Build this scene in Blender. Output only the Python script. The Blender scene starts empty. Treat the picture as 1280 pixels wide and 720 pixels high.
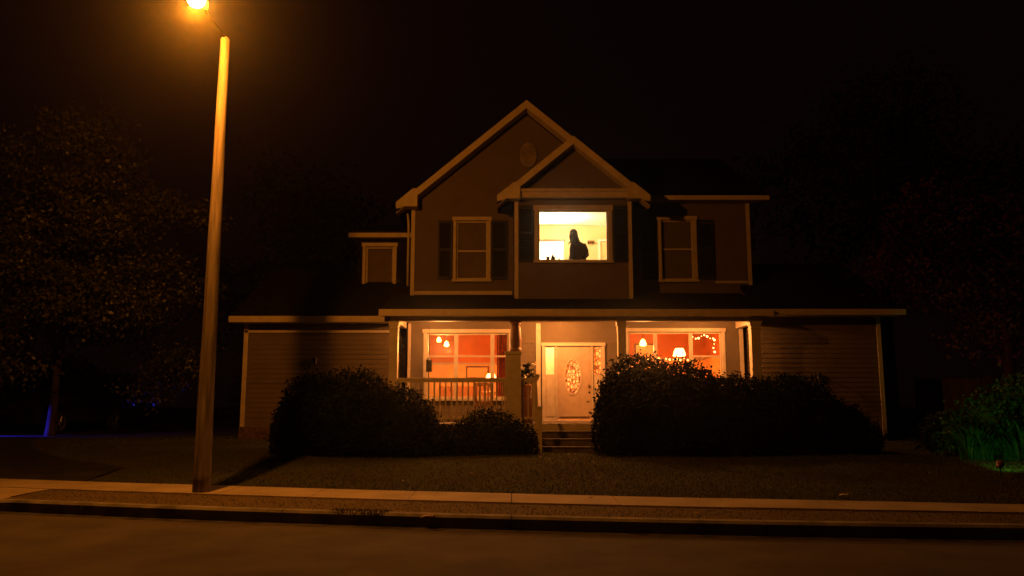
import bpy, math, random
from mathutils import Vector, Matrix
random.seed(7)
R = math.radians
sc = bpy.context.scene
COL = sc.collection

# ---------------------------------------------------------------- materials
def mat(name, col, rough=0.7, var=0.15, scale=6.0, bump=0.0, bscale=40.0, metal=0.0, spec=0.3, col2=None, detail=6, stretch=None):
    m = bpy.data.materials.new(name); m.use_nodes = True
    n = m.node_tree.nodes; l = m.node_tree.links
    b = n['Principled BSDF']; b.inputs['Roughness'].default_value = rough
    b.inputs['Metallic'].default_value = metal; b.inputs['Specular IOR Level'].default_value = spec
    tc = n.new('ShaderNodeTexCoord'); src = tc.outputs['Object']
    if stretch:
        mp = n.new('ShaderNodeMapping'); mp.inputs['Scale'].default_value = stretch
        l.new(src, mp.inputs['Vector']); src = mp.outputs['Vector']
    nz = n.new('ShaderNodeTexNoise'); nz.inputs['Scale'].default_value = scale; nz.inputs['Detail'].default_value = detail
    l.new(src, nz.inputs['Vector'])
    cr = n.new('ShaderNodeValToRGB')
    c2 = col2 or tuple(c * (1 - 2 * var) for c in col)
    c1 = col if col2 else tuple(min(1, c * (1 + var)) for c in col)
    cr.color_ramp.elements[0].position = 0.35; cr.color_ramp.elements[1].position = 0.65
    cr.color_ramp.elements[0].color = (*c2, 1); cr.color_ramp.elements[1].color = (*c1, 1)
    l.new(nz.outputs['Fac'], cr.inputs['Fac']); l.new(cr.outputs['Color'], b.inputs['Base Color'])
    if bump:
        n2 = n.new('ShaderNodeTexNoise'); n2.inputs['Scale'].default_value = bscale; n2.inputs['Detail'].default_value = 8
        l.new(src, n2.inputs['Vector'])
        bp = n.new('ShaderNodeBump'); bp.inputs['Strength'].default_value = bump; bp.inputs['Distance'].default_value = 0.02
        l.new(n2.outputs['Fac'], bp.inputs['Height']); l.new(bp.outputs['Normal'], b.inputs['Normal'])
    return m

def emit(name, col, s):
    m = bpy.data.materials.new(name); m.use_nodes = True
    b = m.node_tree.nodes['Principled BSDF']
    b.inputs['Base Color'].default_value = (*[min(.8, c) for c in col], 1)
    b.inputs['Emission Color'].default_value = (*col, 1); b.inputs['Emission Strength'].default_value = s
    return m

def glass(name, tint=(1, 1, 1), refl=0.10):
    m = bpy.data.materials.new(name); m.use_nodes = True
    n = m.node_tree.nodes; l = m.node_tree.links; n.clear()
    o = n.new('ShaderNodeOutputMaterial'); mx = n.new('ShaderNodeMixShader'); t = n.new('ShaderNodeBsdfTransparent')
    g = n.new('ShaderNodeBsdfGlossy'); g.inputs['Roughness'].default_value = 0.03
    lw = n.new('ShaderNodeLayerWeight'); lw.inputs['Blend'].default_value = refl * 1.6
    t.inputs['Color'].default_value = (*tint, 1)
    l.new(lw.outputs['Fresnel'], mx.inputs['Fac']); l.new(t.outputs[0], mx.inputs[1]); l.new(g.outputs[0], mx.inputs[2])
    l.new(mx.outputs[0], o.inputs['Surface'])
    return m

def frosted(name, col, vs=10, dark=(.22, .14, .08)):
    m = bpy.data.materials.new(name); m.use_nodes = True
    n = m.node_tree.nodes; l = m.node_tree.links; n.clear()
    o = n.new('ShaderNodeOutputMaterial'); mx = n.new('ShaderNodeMixShader'); t = n.new('ShaderNodeBsdfTranslucent')
    d = n.new('ShaderNodeBsdfTransparent'); tc = n.new('ShaderNodeTexCoord'); v = n.new('ShaderNodeTexVoronoi')
    v.inputs['Scale'].default_value = vs; v.feature = 'DISTANCE_TO_EDGE'
    cr = n.new('ShaderNodeValToRGB'); cr.color_ramp.elements[0].color = (*dark, 1); cr.color_ramp.elements[1].color = (*col, 1)
    cr.color_ramp.elements[0].position = .04; cr.color_ramp.elements[1].position = .16
    l.new(tc.outputs['Object'], v.inputs['Vector']); l.new(v.outputs['Distance'], cr.inputs['Fac'])
    l.new(cr.outputs['Color'], t.inputs['Color']); d.inputs['Color'].default_value = (*col, 1)
    mx.inputs['Fac'].default_value = .08
    l.new(t.outputs[0], mx.inputs[1]); l.new(d.outputs[0], mx.inputs[2]); l.new(mx.outputs[0], o.inputs['Surface'])
    return m

M = dict(
    siding=mat('tan_siding', (.105, .083, .052), .75, .05, 2.2),
    trim=mat('white_trim', (.42, .37, .29), .55, .06, 5),
    shutter=mat('black_shutter', (.014, .014, .015), .6, .2),
    shingle=mat('dark_shingle', (.015, .013, .012), .95, .3, 9, .5, 60, spec=.03),
    brick=mat('foundation_brick', (.10, .06, .045), .9, .25, 12, .4, 40),
    asphalt=mat('asphalt', (.112, .098, .080), .88, .14, 1.1, .9, 130, spec=.25),
    dark_asphalt=mat('driveway_asphalt', (.028, .027, .026), .9, .2, 1.5, .6, 110, spec=.2),
    concrete=mat('concrete', (.36, .30, .20), .85, .10, 1.6, .35, 60, spec=.2),
    kerb=mat('kerb_concrete', (.21, .20, .18), .85, .22, 3.0, .5, 45, spec=.2),
    gutter=mat('gutter', (.060, .056, .048), .9, .3, 4, .5, 60, spec=.2),
    soil=mat('lawn_soil', (.050, .055, .026), .95, .3, .8, .8, 30, spec=.05, col2=(.038, .036, .020)),
    verge=mat('verge_soil', (.13, .10, .05), .95, .15, 1.3, .2, 35, spec=.05, col2=(.11, .09, .05)),
    grass=mat('grass_blade', (.060, .085, .026), .8, .3, 1.2, spec=.1, col2=(.075, .068, .030)),
    drygrass=mat('verge_blade', (.12, .11, .05), .8, .3, 1.2, spec=.1, col2=(.11, .09, .05)),
    ground=mat('far_ground', (.04, .045, .02), .95, .3, .1),
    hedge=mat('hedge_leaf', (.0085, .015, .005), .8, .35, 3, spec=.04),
    leaf=mat('tree_leaf', (.062, .062, .024), .45, .35, .8, spec=.35, col2=(.030, .036, .012)),
    darkleaf=mat('dark_leaf', (.020, .030, .013), .8, .35, 1, spec=.08),
    redleaf=mat('red_leaf', (.060, .022, .020), .7, .35, 1, spec=.15),
    fern=mat('broad_leaf', (.028, .085, .022), .6, .25, 4, spec=.15),
    bark=mat('bark', (.040, .028, .020), .95, .3, 5, .8, 25, stretch=(1, 1, .25)),
    pole=mat('weathered_wood_pole', (.22, .19, .15), .9, .22, 5, .6, 30, stretch=(3, 3, .25), spec=.1),
    metal=mat('grey_metal', (.20, .20, .20), .45, .1, metal=.6),
    blackmetal=mat('black_metal', (.02, .02, .02), .5, .1),
    door=mat('pale_door', (.40, .31, .23), .45, .05),
    brass=mat('brass', (.5, .35, .12), .3, .1, metal=1),
    deck=mat('porch_deck', (.10, .085, .07), .7, .2, 6),
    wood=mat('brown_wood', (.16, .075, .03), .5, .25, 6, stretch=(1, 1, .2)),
    lattice=mat('porch_ceiling', (.45, .36, .25), .7, .05),
    redwall=mat('terracotta_wall', (.50, .165, .045), .85, .06, 2),
    gold=mat('golden_wall', (.80, .50, .20), .85, .06, 2),
    cream=mat('cream_wall', (.80, .62, .33), .85, .03, 2),
    white=mat('white_ceiling', (.82, .80, .72), .85, .02, 2),
    floor=mat('wood_floor', (.22, .12, .06), .4, .2, 3),
    drape=mat('heavy_drape', (.30, .07, .03), .9, .2, 8),
    sofa=mat('sofa_fabric', (.35, .16, .07), .9, .1, 10),
    blind=mat('roller_blind', (.17, .14, .09), .7, .05, 4),
    skin=mat('skin', (.35, .20, .13), .5, .05),
    hair=mat('dark_hair', (.018, .011, .008), .5, .3, 30),
    sweater=mat('brown_sweater', (.035, .020, .014), .9, .2, 20),
    trousers=mat('dark_trousers', (.02, .02, .03), .9, .2, 20),
    carpaint=mat('dark_car_paint', (.012, .012, .014), .35, .05, spec=.4),
    tyre=mat('tyre_rubber', (.015, .015, .015), .85, .1),
    rim=mat('alloy_rim', (.55, .55, .56), .3, .05, metal=.9),
    carglass=mat('car_glass', (.005, .005, .006), .15, .0, spec=.4),
    plastic=mat('faded_plastic', (.16, .09, .07), .4, .1),
    terracotta=mat('terracotta_pot', (.35, .14, .07), .8, .15),
    petal=mat('white_petal', (.75, .66, .52), .6, .1),
    dull=mat('dull_black', (.004, .004, .004), 1, .1, spec=0),
    fallen=mat('fallen_leaf', (.32, .22, .10), .7, .3),
    paper=mat('litter_paper', (.55, .50, .42), .7, .1),
    fence=mat('fence_wood', (.11, .07, .045), .9, .25, 4, .5, 30, stretch=(3, 3, .3)),
    shade=emit('lamp_shade_glow', (1, .50, .13), 7),
    bulb=emit('bulb_glow', (1, .62, .22), 30),
    fairy=emit('fairy_glow', (1, .50, .15), 6),
    street=emit('sodium_glow', (1, .55, .16), 260),
    blueglow=emit('blue_glow', (.04, .05, 1), 4),
    greenglow=emit('green_glow', (.1, 1, .15), 3),
    pinkglow=emit('pink_glow', (1, .05, .35), 2),
    pane=glass('window_glass'), darkpane=glass('dim_window_glass', (.9, .9, .9)),
    frost=frosted('leaded_glass', (.95, .85, .65)), frostplain=frosted('sidelight_glass', (.9, .72, .55), 60, (.7, .55, .42)),
)
# shingle and siding extra relief: horizontal shingle courses
def courses(m, freq, strength):
    n = m.node_tree.nodes; l = m.node_tree.links; b = n['Principled BSDF']
    tc = n.new('ShaderNodeTexCoord'); br = n.new('ShaderNodeTexBrick')
    mp = n.new('ShaderNodeMapping'); mp.inputs['Scale'].default_value = (freq, freq * 1.6, freq)
    br.inputs['Color1'].default_value = (1, 1, 1, 1); br.inputs['Color2'].default_value = (.6, .6, .6, 1); br.inputs['Mortar'].default_value = (0, 0, 0, 1)
    br.inputs['Scale'].default_value = 1
    l.new(tc.outputs['Object'], mp.inputs['Vector']); l.new(mp.outputs['Vector'], br.inputs['Vector'])
    bp = n.new('ShaderNodeBump'); bp.inputs['Strength'].default_value = strength; bp.inputs['Distance'].default_value = .02
    l.new(br.outputs['Color'], bp.inputs['Height']); l.new(bp.outputs['Normal'], b.inputs['Normal'])
courses(M['shingle'], 3.0, .8)

# ---------------------------------------------------------------- object helpers
ORG = [Vector((0, 0, 0))]
def tag(o, label=None, cat=None, group=None, kind=None):
    if label: o['label'] = label
    if cat: o['category'] = cat
    if group: o['group'] = group
    if kind: o['kind'] = kind
    return o
def empty(name, loc=(0, 0, 0), rz=0, label=None, cat=None, group=None):
    o = bpy.data.objects.new(name, None); COL.objects.link(o)
    o.location = loc; o.rotation_euler = (0, 0, rz); o.empty_display_size = .3
    ORG[0] = Vector(loc)
    return tag(o, label, cat, group)

class MB:
    def __init__(s): s.v = []; s.f = []
    def add(s, vs, fs):
        k = len(s.v); s.v += [tuple(p) for p in vs]; s.f += [tuple(i + k for i in f) for f in fs]; return s
    def box(s, a, b):
        (x0, y0, z0), (x1, y1, z1) = a, b
        v = [(x0, y0, z0), (x1, y0, z0), (x1, y1, z0), (x0, y1, z0), (x0, y0, z1), (x1, y0, z1), (x1, y1, z1), (x0, y1, z1)]
        return s.add(v, [(0, 3, 2, 1), (4, 5, 6, 7), (0, 1, 5, 4), (1, 2, 6, 5), (2, 3, 7, 6), (3, 0, 4, 7)])
    def prism(s, poly, y0, y1):  # polygon in xz, extruded along y
        n = len(poly)
        v = [(x, y0, z) for x, z in poly] + [(x, y1, z) for x, z in poly]
        return s.add(v, [tuple(range(n)), tuple(range(2 * n - 1, n - 1, -1))] + [(i, i + n, (i + 1) % n + n, (i + 1) % n) for i in range(n)])
    def prism_x(s, poly, x0, x1):  # polygon in yz, extruded along x
        n = len(poly)
        v = [(x0, y, z) for y, z in poly] + [(x1, y, z) for y, z in poly]
        return s.add(v, [tuple(range(n)), tuple(range(2 * n - 1, n - 1, -1))] + [(i, i + n, (i + 1) % n + n, (i + 1) % n) for i in range(n)])
    def tube(s, pts, rad, seg=10, cap=True):
        pts = [Vector(p) for p in pts]; rad = rad if isinstance(rad, (list, tuple)) else [rad] * len(pts)
        rings = []; base = len(s.v); u = None
        for i, p in enumerate(pts):
            d = (pts[min(i + 1, len(pts) - 1)] - pts[max(i - 1, 0)]).normalized()
            if u is None: u = d.orthogonal().normalized()
            u = (u - d * u.dot(d)); u = u.normalized() if u.length > 1e-6 else d.orthogonal().normalized()
            w = d.cross(u)
            for k in range(seg):
                a = 2 * math.pi * k / seg
                s.v.append(tuple(p + (u * math.cos(a) + w * math.sin(a)) * rad[i]))
        for i in range(len(pts) - 1):
            for k in range(seg):
                a = base + i * seg + k; b = base + i * seg + (k + 1) % seg
                s.f.append((a, b, b + seg, a + seg))
        if cap:
            s.f.append(tuple(base + k for k in range(seg))[::-1]); e = base + (len(pts) - 1) * seg
            s.f.append(tuple(e + k for k in range(seg)))
        return s
    def lathe(s, prof, c, seg=20, axis='z'):
        base = len(s.v); cx, cy, cz = c
        for r, h in prof:
            for k in range(seg):
                a = 2 * math.pi * k / seg; p, q = r * math.cos(a), r * math.sin(a)
                s.v.append((cx + p, cy + q, cz + h) if axis == 'z' else ((cx + p, cy + h, cz + q) if axis == 'y' else (cx + h, cy + p, cz + q)))
        for i in range(len(prof) - 1):
            for k in range(seg):
                a = base + i * seg + k; b = base + i * seg + (k + 1) % seg
                s.f.append((a, b, b + seg, a + seg))
        return s
    def ball(s, c, r, seg=12, squash=1.0):
        return s.lathe([(max(.0005, r * math.sin(math.pi * i / 8)), -r * squash * math.cos(math.pi * i / 8)) for i in range(9)], c, seg)
    def build(s, name, m, parent=None, smooth=False, bevel=0):
        me = bpy.data.meshes.new(name)
        o0 = ORG[0] if parent is not None else Vector((0, 0, 0))
        me.from_pydata([(x - o0.x, y - o0.y, z - o0.z) for x, y, z in s.v], [], s.f)
        me.materials.append(M[m] if isinstance(m, str) else m)
        if smooth:
            me.polygons.foreach_set('use_smooth', [True] * len(me.polygons))
        o = bpy.data.objects.new(name, me); COL.objects.link(o)
        if parent is not None: o.parent = parent
        if bevel:
            b = o.modifiers.new('b', 'BEVEL'); b.width = bevel; b.segments = 2; b.limit_method = 'ANGLE'
        return o
def kids(o): return [c for c in bpy.data.objects if c.parent == o]
def copy_tree(o, parent=None):
    c = o.copy(); COL.objects.link(c); c.parent = parent
    for ch in kids(o): copy_tree(ch, c)
    return c

# ---------------------------------------------------------------- street geometry
def ext(f, df, x, lo=-12.0, hi=9.0):
    if x < lo: return f(lo) + df(lo) * (x - lo) * math.exp(-max(0, lo - x) / 60)
    if x > hi: return f(hi) + df(hi) * (x - hi)
    return f(x)
def kerbY(x): return ext(lambda t: 10.32 - .172 * t + .0083 * t * t, lambda t: -.172 + .0166 * t, x)
def frontY(x): return ext(lambda t: 11.5 - .196 * t + .0065 * t * t, lambda t: -.196 + .013 * t, x)
def backY(x): return ext(lambda t: 12.6 - .218 * t + .0047 * t * t, lambda t: -.218 + .0094 * t, x)
def sm(t): t = max(0, min(1, t)); return t * t * (3 - 2 * t)
def H(x, y):
    t = y - backY(x)
    h = .15 + .2 * sm(t / 6) + .27 * sm((y - 18.6) / 3)
    return h + .022 * math.sin(x * .9 + y * .4) * sm(t / 2)

def sheet(name, m, xs, rows, zf, kind='structure', lab=None):
    b = MB(); nr = len(rows)
    for x in xs:
        for r in rows:
            y = r(x); b.v.append((x, y, zf(x, y)))
    for i in range(len(xs) - 1):
        for j in range(nr - 1):
            a = i * nr + j; b.f.append((a, a + nr, a + nr + 1, a + 1))
    o = b.build(name, m, smooth=True); o['kind'] = kind
    return o
XS = [-150, -110, -80, -60, -45, -35, -28] + [-24 + i * .75 for i in range(65)] + [28, 34, 42, 55, 75, 110, 150]
g = MB().add([(-150, -90, -.06), (150, -90, -.06), (150, 150, -.06), (-150, 150, -.06)], [(0, 1, 2, 3)]).build('ground', 'ground'); g['kind'] = 'structure'
ghost_back = [lambda x, k=k: backY(x) + (70 - backY(x)) * (k / 60) ** 1.6 if k else backY(x) for k in range(61)]
sheet('lawn', 'soil', XS, ghost_back + [lambda x: 148], H)
sheet('road', 'asphalt', XS, [lambda x: -40, lambda x: -5, lambda x: 2, lambda x: 6, lambda x: kerbY(x) - .42], lambda x, y: 0.0)
sheet('road_gutter', 'gutter', XS, [lambda x: kerbY(x) - .42, lambda x: kerbY(x) - .17], lambda x, y: -.006)
DRV = (-16.2, -7.5)
# sidewalk with expansion joints, slab by slab inside one mesh
sb = MB(); x = -60.0
while x < 60:
    x1 = x + 1.5 - .012
    f0, f1, b0, b1 = frontY(x), frontY(x1), backY(x), backY(x1)
    z = .165 + random.uniform(-.004, .004)
    v = [(x, f0, z), (x1, f1, z), (x1, b1, z), (x, b0, z)]
    sb.add(v + [(a, b_, .02) for a, b_, c in v], [(0, 1, 2, 3), (0, 4, 5, 1), (1, 5, 6, 2), (2, 6, 7, 3), (3, 7, 4, 0)])
    x += 1.5
sb.build('sidewalk', 'concrete')['kind'] = 'structure'
vx = [DRV[1] + i * .75 for i in range(70)]
sheet('verge', 'verge', vx, [lambda x: kerbY(x) + .02, lambda x: (kerbY(x) * 2 + frontY(x)) / 3, lambda x: (kerbY(x) + 2 * frontY(x)) / 3, lambda x: frontY(x) + .02], lambda x, y: .142)
sheet('verge_far', 'verge', [-60, -45, -35, -28, -22, -19, DRV[0]], [lambda x: kerbY(x) + .02, lambda x: frontY(x) + .02], lambda x, y: .142)
sheet('driveway_apron', 'concrete', [DRV[0] + .01 + i * (DRV[1] - DRV[0] - .02) / 12 for i in range(13)], [lambda x: kerbY(x) - .16, lambda x: kerbY(x) + .25, lambda x: frontY(x) - .01], lambda x, y: .03 if y < kerbY(x) else .155)
kb = MB(); x = -60.0; KP = []
while x <= 60: KP.append(x); x += .6
def kz(x): return .155 - .12 * (sm((x - DRV[0] + .8) / .8) - sm((x - DRV[1] + .8) / .8))
for i in range(len(KP) - 1):
    if i % 5 == 4: xa, xb = KP[i], KP[i + 1] - .012
    else: xa, xb = KP[i], KP[i + 1]
    v = []
    for xx in (xa, xb):
        y = kerbY(xx); z = kz(xx)
        v += [(xx, y - .17, -.05), (xx, y - .165, z - .03), (xx, y - .135, z), (xx, y, z + .002), (xx, y, -.05)]
    kb.add(v, [(0, 5, 6, 1), (1, 6, 7, 2), (2, 7, 8, 3), (3, 8, 9, 4), (0, 1, 2, 3, 4), (9, 8, 7, 6, 5)])
kb.build('kerb', 'kerb')['kind'] = 'structure'
# neighbour's dark driveway
dv = MB()
rows = 14
for i in range(rows + 1):
    t = i / rows; yy0 = backY(-12) + .0; y = 15.9 + (30 - 15.9) * t
    xl = -16.2; xr = -7.6 - 4.9 * sm(t * 2.6)
    for k in range(5):
        xx = xl + (xr - xl) * k / 4; yy = max(y, backY(xx) + .01) if i else backY(xx) + .005
        dv.v.append((xx, yy, H(xx, yy) + .012))
for i in range(rows):
    for k in range(4):
        a = i * 5 + k; dv.f.append((a, a + 1, a + 6, a + 5))
dv.build('driveway', 'dark_asphalt', smooth=True)['kind'] = 'structure'
# walkway from sidewalk... the photo shows lawn only; grass blades
def in_drive(x, y): return x < -7.6 - 4.9 * sm((y - 15.9) / 14.1 * 2.6) + .1 and x > -16.3
def blades(name, m, n, samp, h0, h1, w=.007):
    b = MB(); V = b.v; F = b.f
    for i in range(n):
        x, y, z = samp(); h = random.uniform(h0, h1); a = random.uniform(0, math.pi); lx, ly = random.uniform(-.03, .03), random.uniform(-.03, .03)
        dx, dy = math.cos(a) * w, math.sin(a) * w; k = len(V)
        V.extend([(x - dx, y - dy, z - .005), (x + dx, y + dy, z - .005), (x + lx, y + ly, z + h)]); F.append((k, k + 1, k + 2))
    o = b.build(name, m); return o
def s_lawn():
    while True:
        y = 11 + 11 * random.random() ** 1.3; x = random.uniform(-15, 13)
        if y > backY(x) + .01 and not in_drive(x, y) and not (-3.2 < x < 6.5 and y > 19.9): return x, y, H(x, y)
tag(blades('lawn_grass', 'grass', 85000, s_lawn, .015, .045), 'short dull green grass covering the front lawn', 'grass', kind='stuff')
def s_verge():
    x = random.uniform(DRV[1] + .02, 10); return x, random.uniform(kerbY(x) + .02, frontY(x) - .02), .142
tag(blades('verge_grass', 'drygrass', 7000, s_verge, .008, .028), 'thin worn grass on the strip between kerb and sidewalk', 'grass', kind='stuff')

# ---------------------------------------------------------------- foliage
def leaf_quad(V, F, p, size, rng, flat=.0, nrm=None):
    a = rng.uniform(0, 6.283); z = rng.uniform(-1, 1) * (1 - flat); q = math.sqrt(max(0, 1 - z * z))
    u = Vector((q * math.cos(a), q * math.sin(a), z))
    w = u.cross(Vector((rng.uniform(-1, 1), rng.uniform(-1, 1), rng.uniform(-1, 1)))).normalized()
    l = size * rng.uniform(.7, 1.3); k = len(V); wv = w * l * .30
    V.extend([tuple(p), tuple(p + u * l * .45 + wv), tuple(p + u * l), tuple(p + u * l * .45 - wv)]); F.append((k, k + 1, k + 2, k + 3))

def blob_shrub(name, label, blobs, zb, n, size, m='hedge', group=None, cat='shrub', seed=1, jit=.12):
    """blobs: (x,y,z,rx,ry,rz)"""
    rng = random.Random(seed); c = blobs[0]
    root = empty(name, (c[0], c[1], zb), 0, label, cat, group)
    core = MB()
    for (x, y, z, rx, ry, rz) in blobs:
        N = 10; base = len(core.v)
        for i in range(N + 1):
            t = math.pi * i / N
            for k in range(16):
                a = 2 * math.pi * k / 16; s_ = .84 * rng.uniform(.9, 1.04)
                core.v.append((x + rx * s_ * math.sin(t) * math.cos(a), y + ry * s_ * math.sin(t) * math.sin(a), max(zb + .03, z + rz * s_ * math.cos(t))))
        for i in range(N):
            for k in range(16):
                p = base + i * 16 + k; q = base + i * 16 + (k + 1) % 16; core.f.append((p, q, q + 16, p + 16))
    fol = MB(); V, F = fol.v, fol.f; V += core.v; F += core.f
    area = [b[3] * b[5] + b[3] * b[4] for b in blobs]; tot = sum(area)
    bump = [(rng.uniform(0, 6.28), rng.uniform(2.0, 6)) for _ in range(6)]
    for b, ar in zip(blobs, area):
        x, y, z, rx, ry, rz = b
        for i in range(int(n * ar / tot)):
            a = rng.uniform(0, 6.283); ct = rng.uniform(-.6, 1); st = math.sqrt(1 - ct * ct)
            r = 1 + .05 * sum(math.sin(f * a + ph + 3 * ct * f * .5) for ph, f in bump) * .45 + rng.gauss(0, jit) * .5
            if rng.random() < .06: r += rng.uniform(0, .14)
            p = Vector((x + rx * r * st * math.cos(a), y + ry * r * st * math.sin(a), z + rz * r * ct))
            if p.z < zb: continue
            ins = False
            for b2 in blobs:
                if b2 is b: continue
                if ((p.x - b2[0]) / b2[3]) ** 2 + ((p.y - b2[1]) / b2[4]) ** 2 + ((p.z - b2[2]) / b2[5]) ** 2 < .62: ins = True; break
            if not ins: leaf_quad(V, F, p, size, rng)
    fol.build('foliage', m, root)
    st = MB()
    for k in range(5):
        a = k * 1.3; st.tube([(c[0] + .1 * math.cos(a), c[1] + .1 * math.sin(a), zb - .05), (c[0] + .4 * c[3] * math.cos(a), c[1] + .4 * c[4] * math.sin(a), zb + .5)], [.035, .015], 6)
    st.build('stem', 'bark', root)
    return root

def tree(name, label, x, y, z, h, crown, n, size, m='leaf', group=None, seed=3, tr=.2, fork=.35, jit=.35):
    """crown: (cx,cy,cz,rx,ry,rz) in world; branches reach into it, leaves gather round the branch ends"""
    rng = random.Random(seed)
    root = empty(name, (x, y, z), 0, label, 'tree', group)
    tk = MB(); cx, cy, cz, rx, ry, rz = crown
    f = z + h * fork
    tk.tube([(x, y, z - .1), (x + .01, y, z + .25), (x + .02, y + .03, z + h * fork * .5), (x + .05, y, f), (cx, cy, cz + rz * .45)], [tr * 1.5, tr * 1.1, tr * .9, tr * .75, tr * .15], 10)
    tips = []
    for i in range(26):
        a = rng.uniform(0, 6.283); ct = rng.uniform(-.75, .95); st = math.sqrt(1 - ct * ct); r = rng.uniform(.6, 1.0)
        tip = Vector((cx + rx * r * st * math.cos(a), cy + ry * r * st * math.sin(a), cz + rz * r * ct))
        s0 = f + (cz + rz * .4 - f) * rng.uniform(0, .85); st_ = Vector((x + (cx - x) * (s0 - f) / max(.1, cz - f) * .6, y, s0))
        mid = (st_ + tip) / 2 + Vector((rng.uniform(-.3, .3), rng.uniform(-.3, .3), rng.uniform(-.1, .4)))
        tk.tube([st_, mid, tip], [tr * .32, tr * .18, tr * .05], 6); tips.append((mid, .7)); tips.append((tip, 1.0))
        for k in range(4):
            t2 = tip + Vector((rng.uniform(-1, 1) * rx * .3, rng.uniform(-1, 1) * ry * .3, rng.uniform(-1, 1) * rz * .22))
            tk.tube([mid.lerp(tip, rng.random()), t2], [tr * .07, tr * .025], 4); tips.append((t2, 1.0))
    fol = MB(); V, F = fol.v, fol.f
    for i in range(n):
        t, w = tips[rng.randrange(len(tips))]
        p = t + Vector((rng.gauss(0, jit * w), rng.gauss(0, jit * w), rng.gauss(0, jit * .65 * w)))
        leaf_quad(V, F, p, size, rng)
    tk.build('trunk', 'bark', root, smooth=True); fol.build('crown', m, root)
    return root

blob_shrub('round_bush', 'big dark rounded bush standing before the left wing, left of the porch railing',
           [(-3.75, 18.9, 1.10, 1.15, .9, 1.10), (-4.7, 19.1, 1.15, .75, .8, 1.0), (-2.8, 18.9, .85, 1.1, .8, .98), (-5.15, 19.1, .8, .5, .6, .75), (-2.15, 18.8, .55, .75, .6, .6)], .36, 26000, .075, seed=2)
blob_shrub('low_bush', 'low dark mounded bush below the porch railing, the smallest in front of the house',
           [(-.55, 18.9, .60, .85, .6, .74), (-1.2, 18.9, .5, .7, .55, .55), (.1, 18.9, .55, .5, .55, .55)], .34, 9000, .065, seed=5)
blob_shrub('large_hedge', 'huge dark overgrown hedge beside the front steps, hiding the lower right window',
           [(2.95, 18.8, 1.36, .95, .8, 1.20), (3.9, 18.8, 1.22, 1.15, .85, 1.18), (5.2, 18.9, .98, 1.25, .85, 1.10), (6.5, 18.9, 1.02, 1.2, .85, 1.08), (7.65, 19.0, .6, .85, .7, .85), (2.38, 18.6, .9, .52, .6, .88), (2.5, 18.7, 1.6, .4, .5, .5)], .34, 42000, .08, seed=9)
# left foreground tree, trunk touched by blue light
tree('broadleaf_tree', 'tree at left with speckled orange-lit leaves and a blue-lit trunk', -12.85, 22.6, .6, 8.6, (-12.1, 22.6, 5.1, 3.4, 2.6, 4.2), 28000, .125, 'leaf', seed=12, tr=.12, fork=.22, jit=.34)
tree('garden_tree', 'dark reddish-leaved tree at the right edge, above the green-lit plants', 13.3, 21.5, .6, 8, (13.0, 21.5, 5.0, 2.7, 2.4, 3.0), 13000, .12, 'redleaf', seed=22, tr=.17, jit=.32)
BG = [('leafy_tree', 'tall black tree towering just right of the house', 15.5, 33, 16, 5.0, 6.2, 'darkleaf', 10.2),
      ('leafy_tree', 'dark tree showing behind the right wing roof', 21.5, 29, 13, 4.2, 5.0, 'darkleaf', 7.8),
      ('leafy_tree', 'dark tree rising behind the left wing between lamp pole and gable', -9.5, 34, 11.5, 3.6, 4.4, 'darkleaf', 7.2),
      ('leafy_tree', 'dark tree far left behind the speckled one', -22, 36, 12, 4.6, 4.6, 'darkleaf', 7.6)]
for i, (nm, lb, x, y, h, r, rz, m_, cz) in enumerate(BG):
    tree(nm, lb, x, y, .6, h, (x, y, cz, r, r * .8, rz), 11000, .24, m_, 'background trees', seed=40 + i, tr=.28, jit=.6)
for i, (x, y) in enumerate([(-17.5, 31), (-8.6, 30.5)]):
    blob_shrub('boundary_shrub', ['dark shrub behind the parked car at far left', 'dark shrub behind the left wing corner'][i],
               [(x, y, 1.6, 2.0, 1.2, 1.6), (x + 1.9, y + .2, 1.3, 1.6, 1.1, 1.3)], .6, 7000, .13, 'darkleaf', 'boundary shrubs', seed=60 + i)

# arching broad-leaf clumps lit green
def clump(x, y, label, h, n, seed, m='fern', lw=.019):
    rng = random.Random(seed); z = H(x, y)
    root = empty('leafy_clump', (x, y, z), 0, label, 'plant', 'green-lit garden plants')
    b = MB()
    for i in range(n):
        a = rng.uniform(0, 6.283); sp = rng.uniform(.25, .95) * h; hh = h * rng.uniform(.55, 1.05); w = lw * rng.uniform(.7, 1.3)
        ox, oy = rng.uniform(-.3, .3) * h, rng.uniform(-.3, .3) * h
        d = Vector((math.cos(a), math.sin(a), 0)); s_ = Vector((-d.y, d.x, 0)); pv = None
        for k in range(6):
            t = k / 5; p = Vector((x + ox, y + oy, z)) + d * sp * t ** 1.4 + Vector((0, 0, hh * (1.9 * t - 1.05 * t * t)))
            ww = w * math.sin(math.pi * min(1, .12 + t * .88)) + .002
            q = (p - s_ * ww, p + s_ * ww); kk = len(b.v)
            if pv is not None: b.add([pv[0], pv[1], q[1], q[0]], [(0, 1, 2, 3)])
            pv = q
    b.build('leaves', m, root)
    c = MB().tube([(x, y, z - .03), (x, y, z + h * .35)], [.06, .03], 8); c.build('crown_base', 'bark', root)
clump(9.75, 17.1, 'arching strap-leaved plant at right, leftmost of the two strap-leaved clumps', .85, 170, 1)
clump(10.7, 17.0, 'arching strap-leaved green plant cut by the right frame edge', 1.0, 190, 2)
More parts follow.
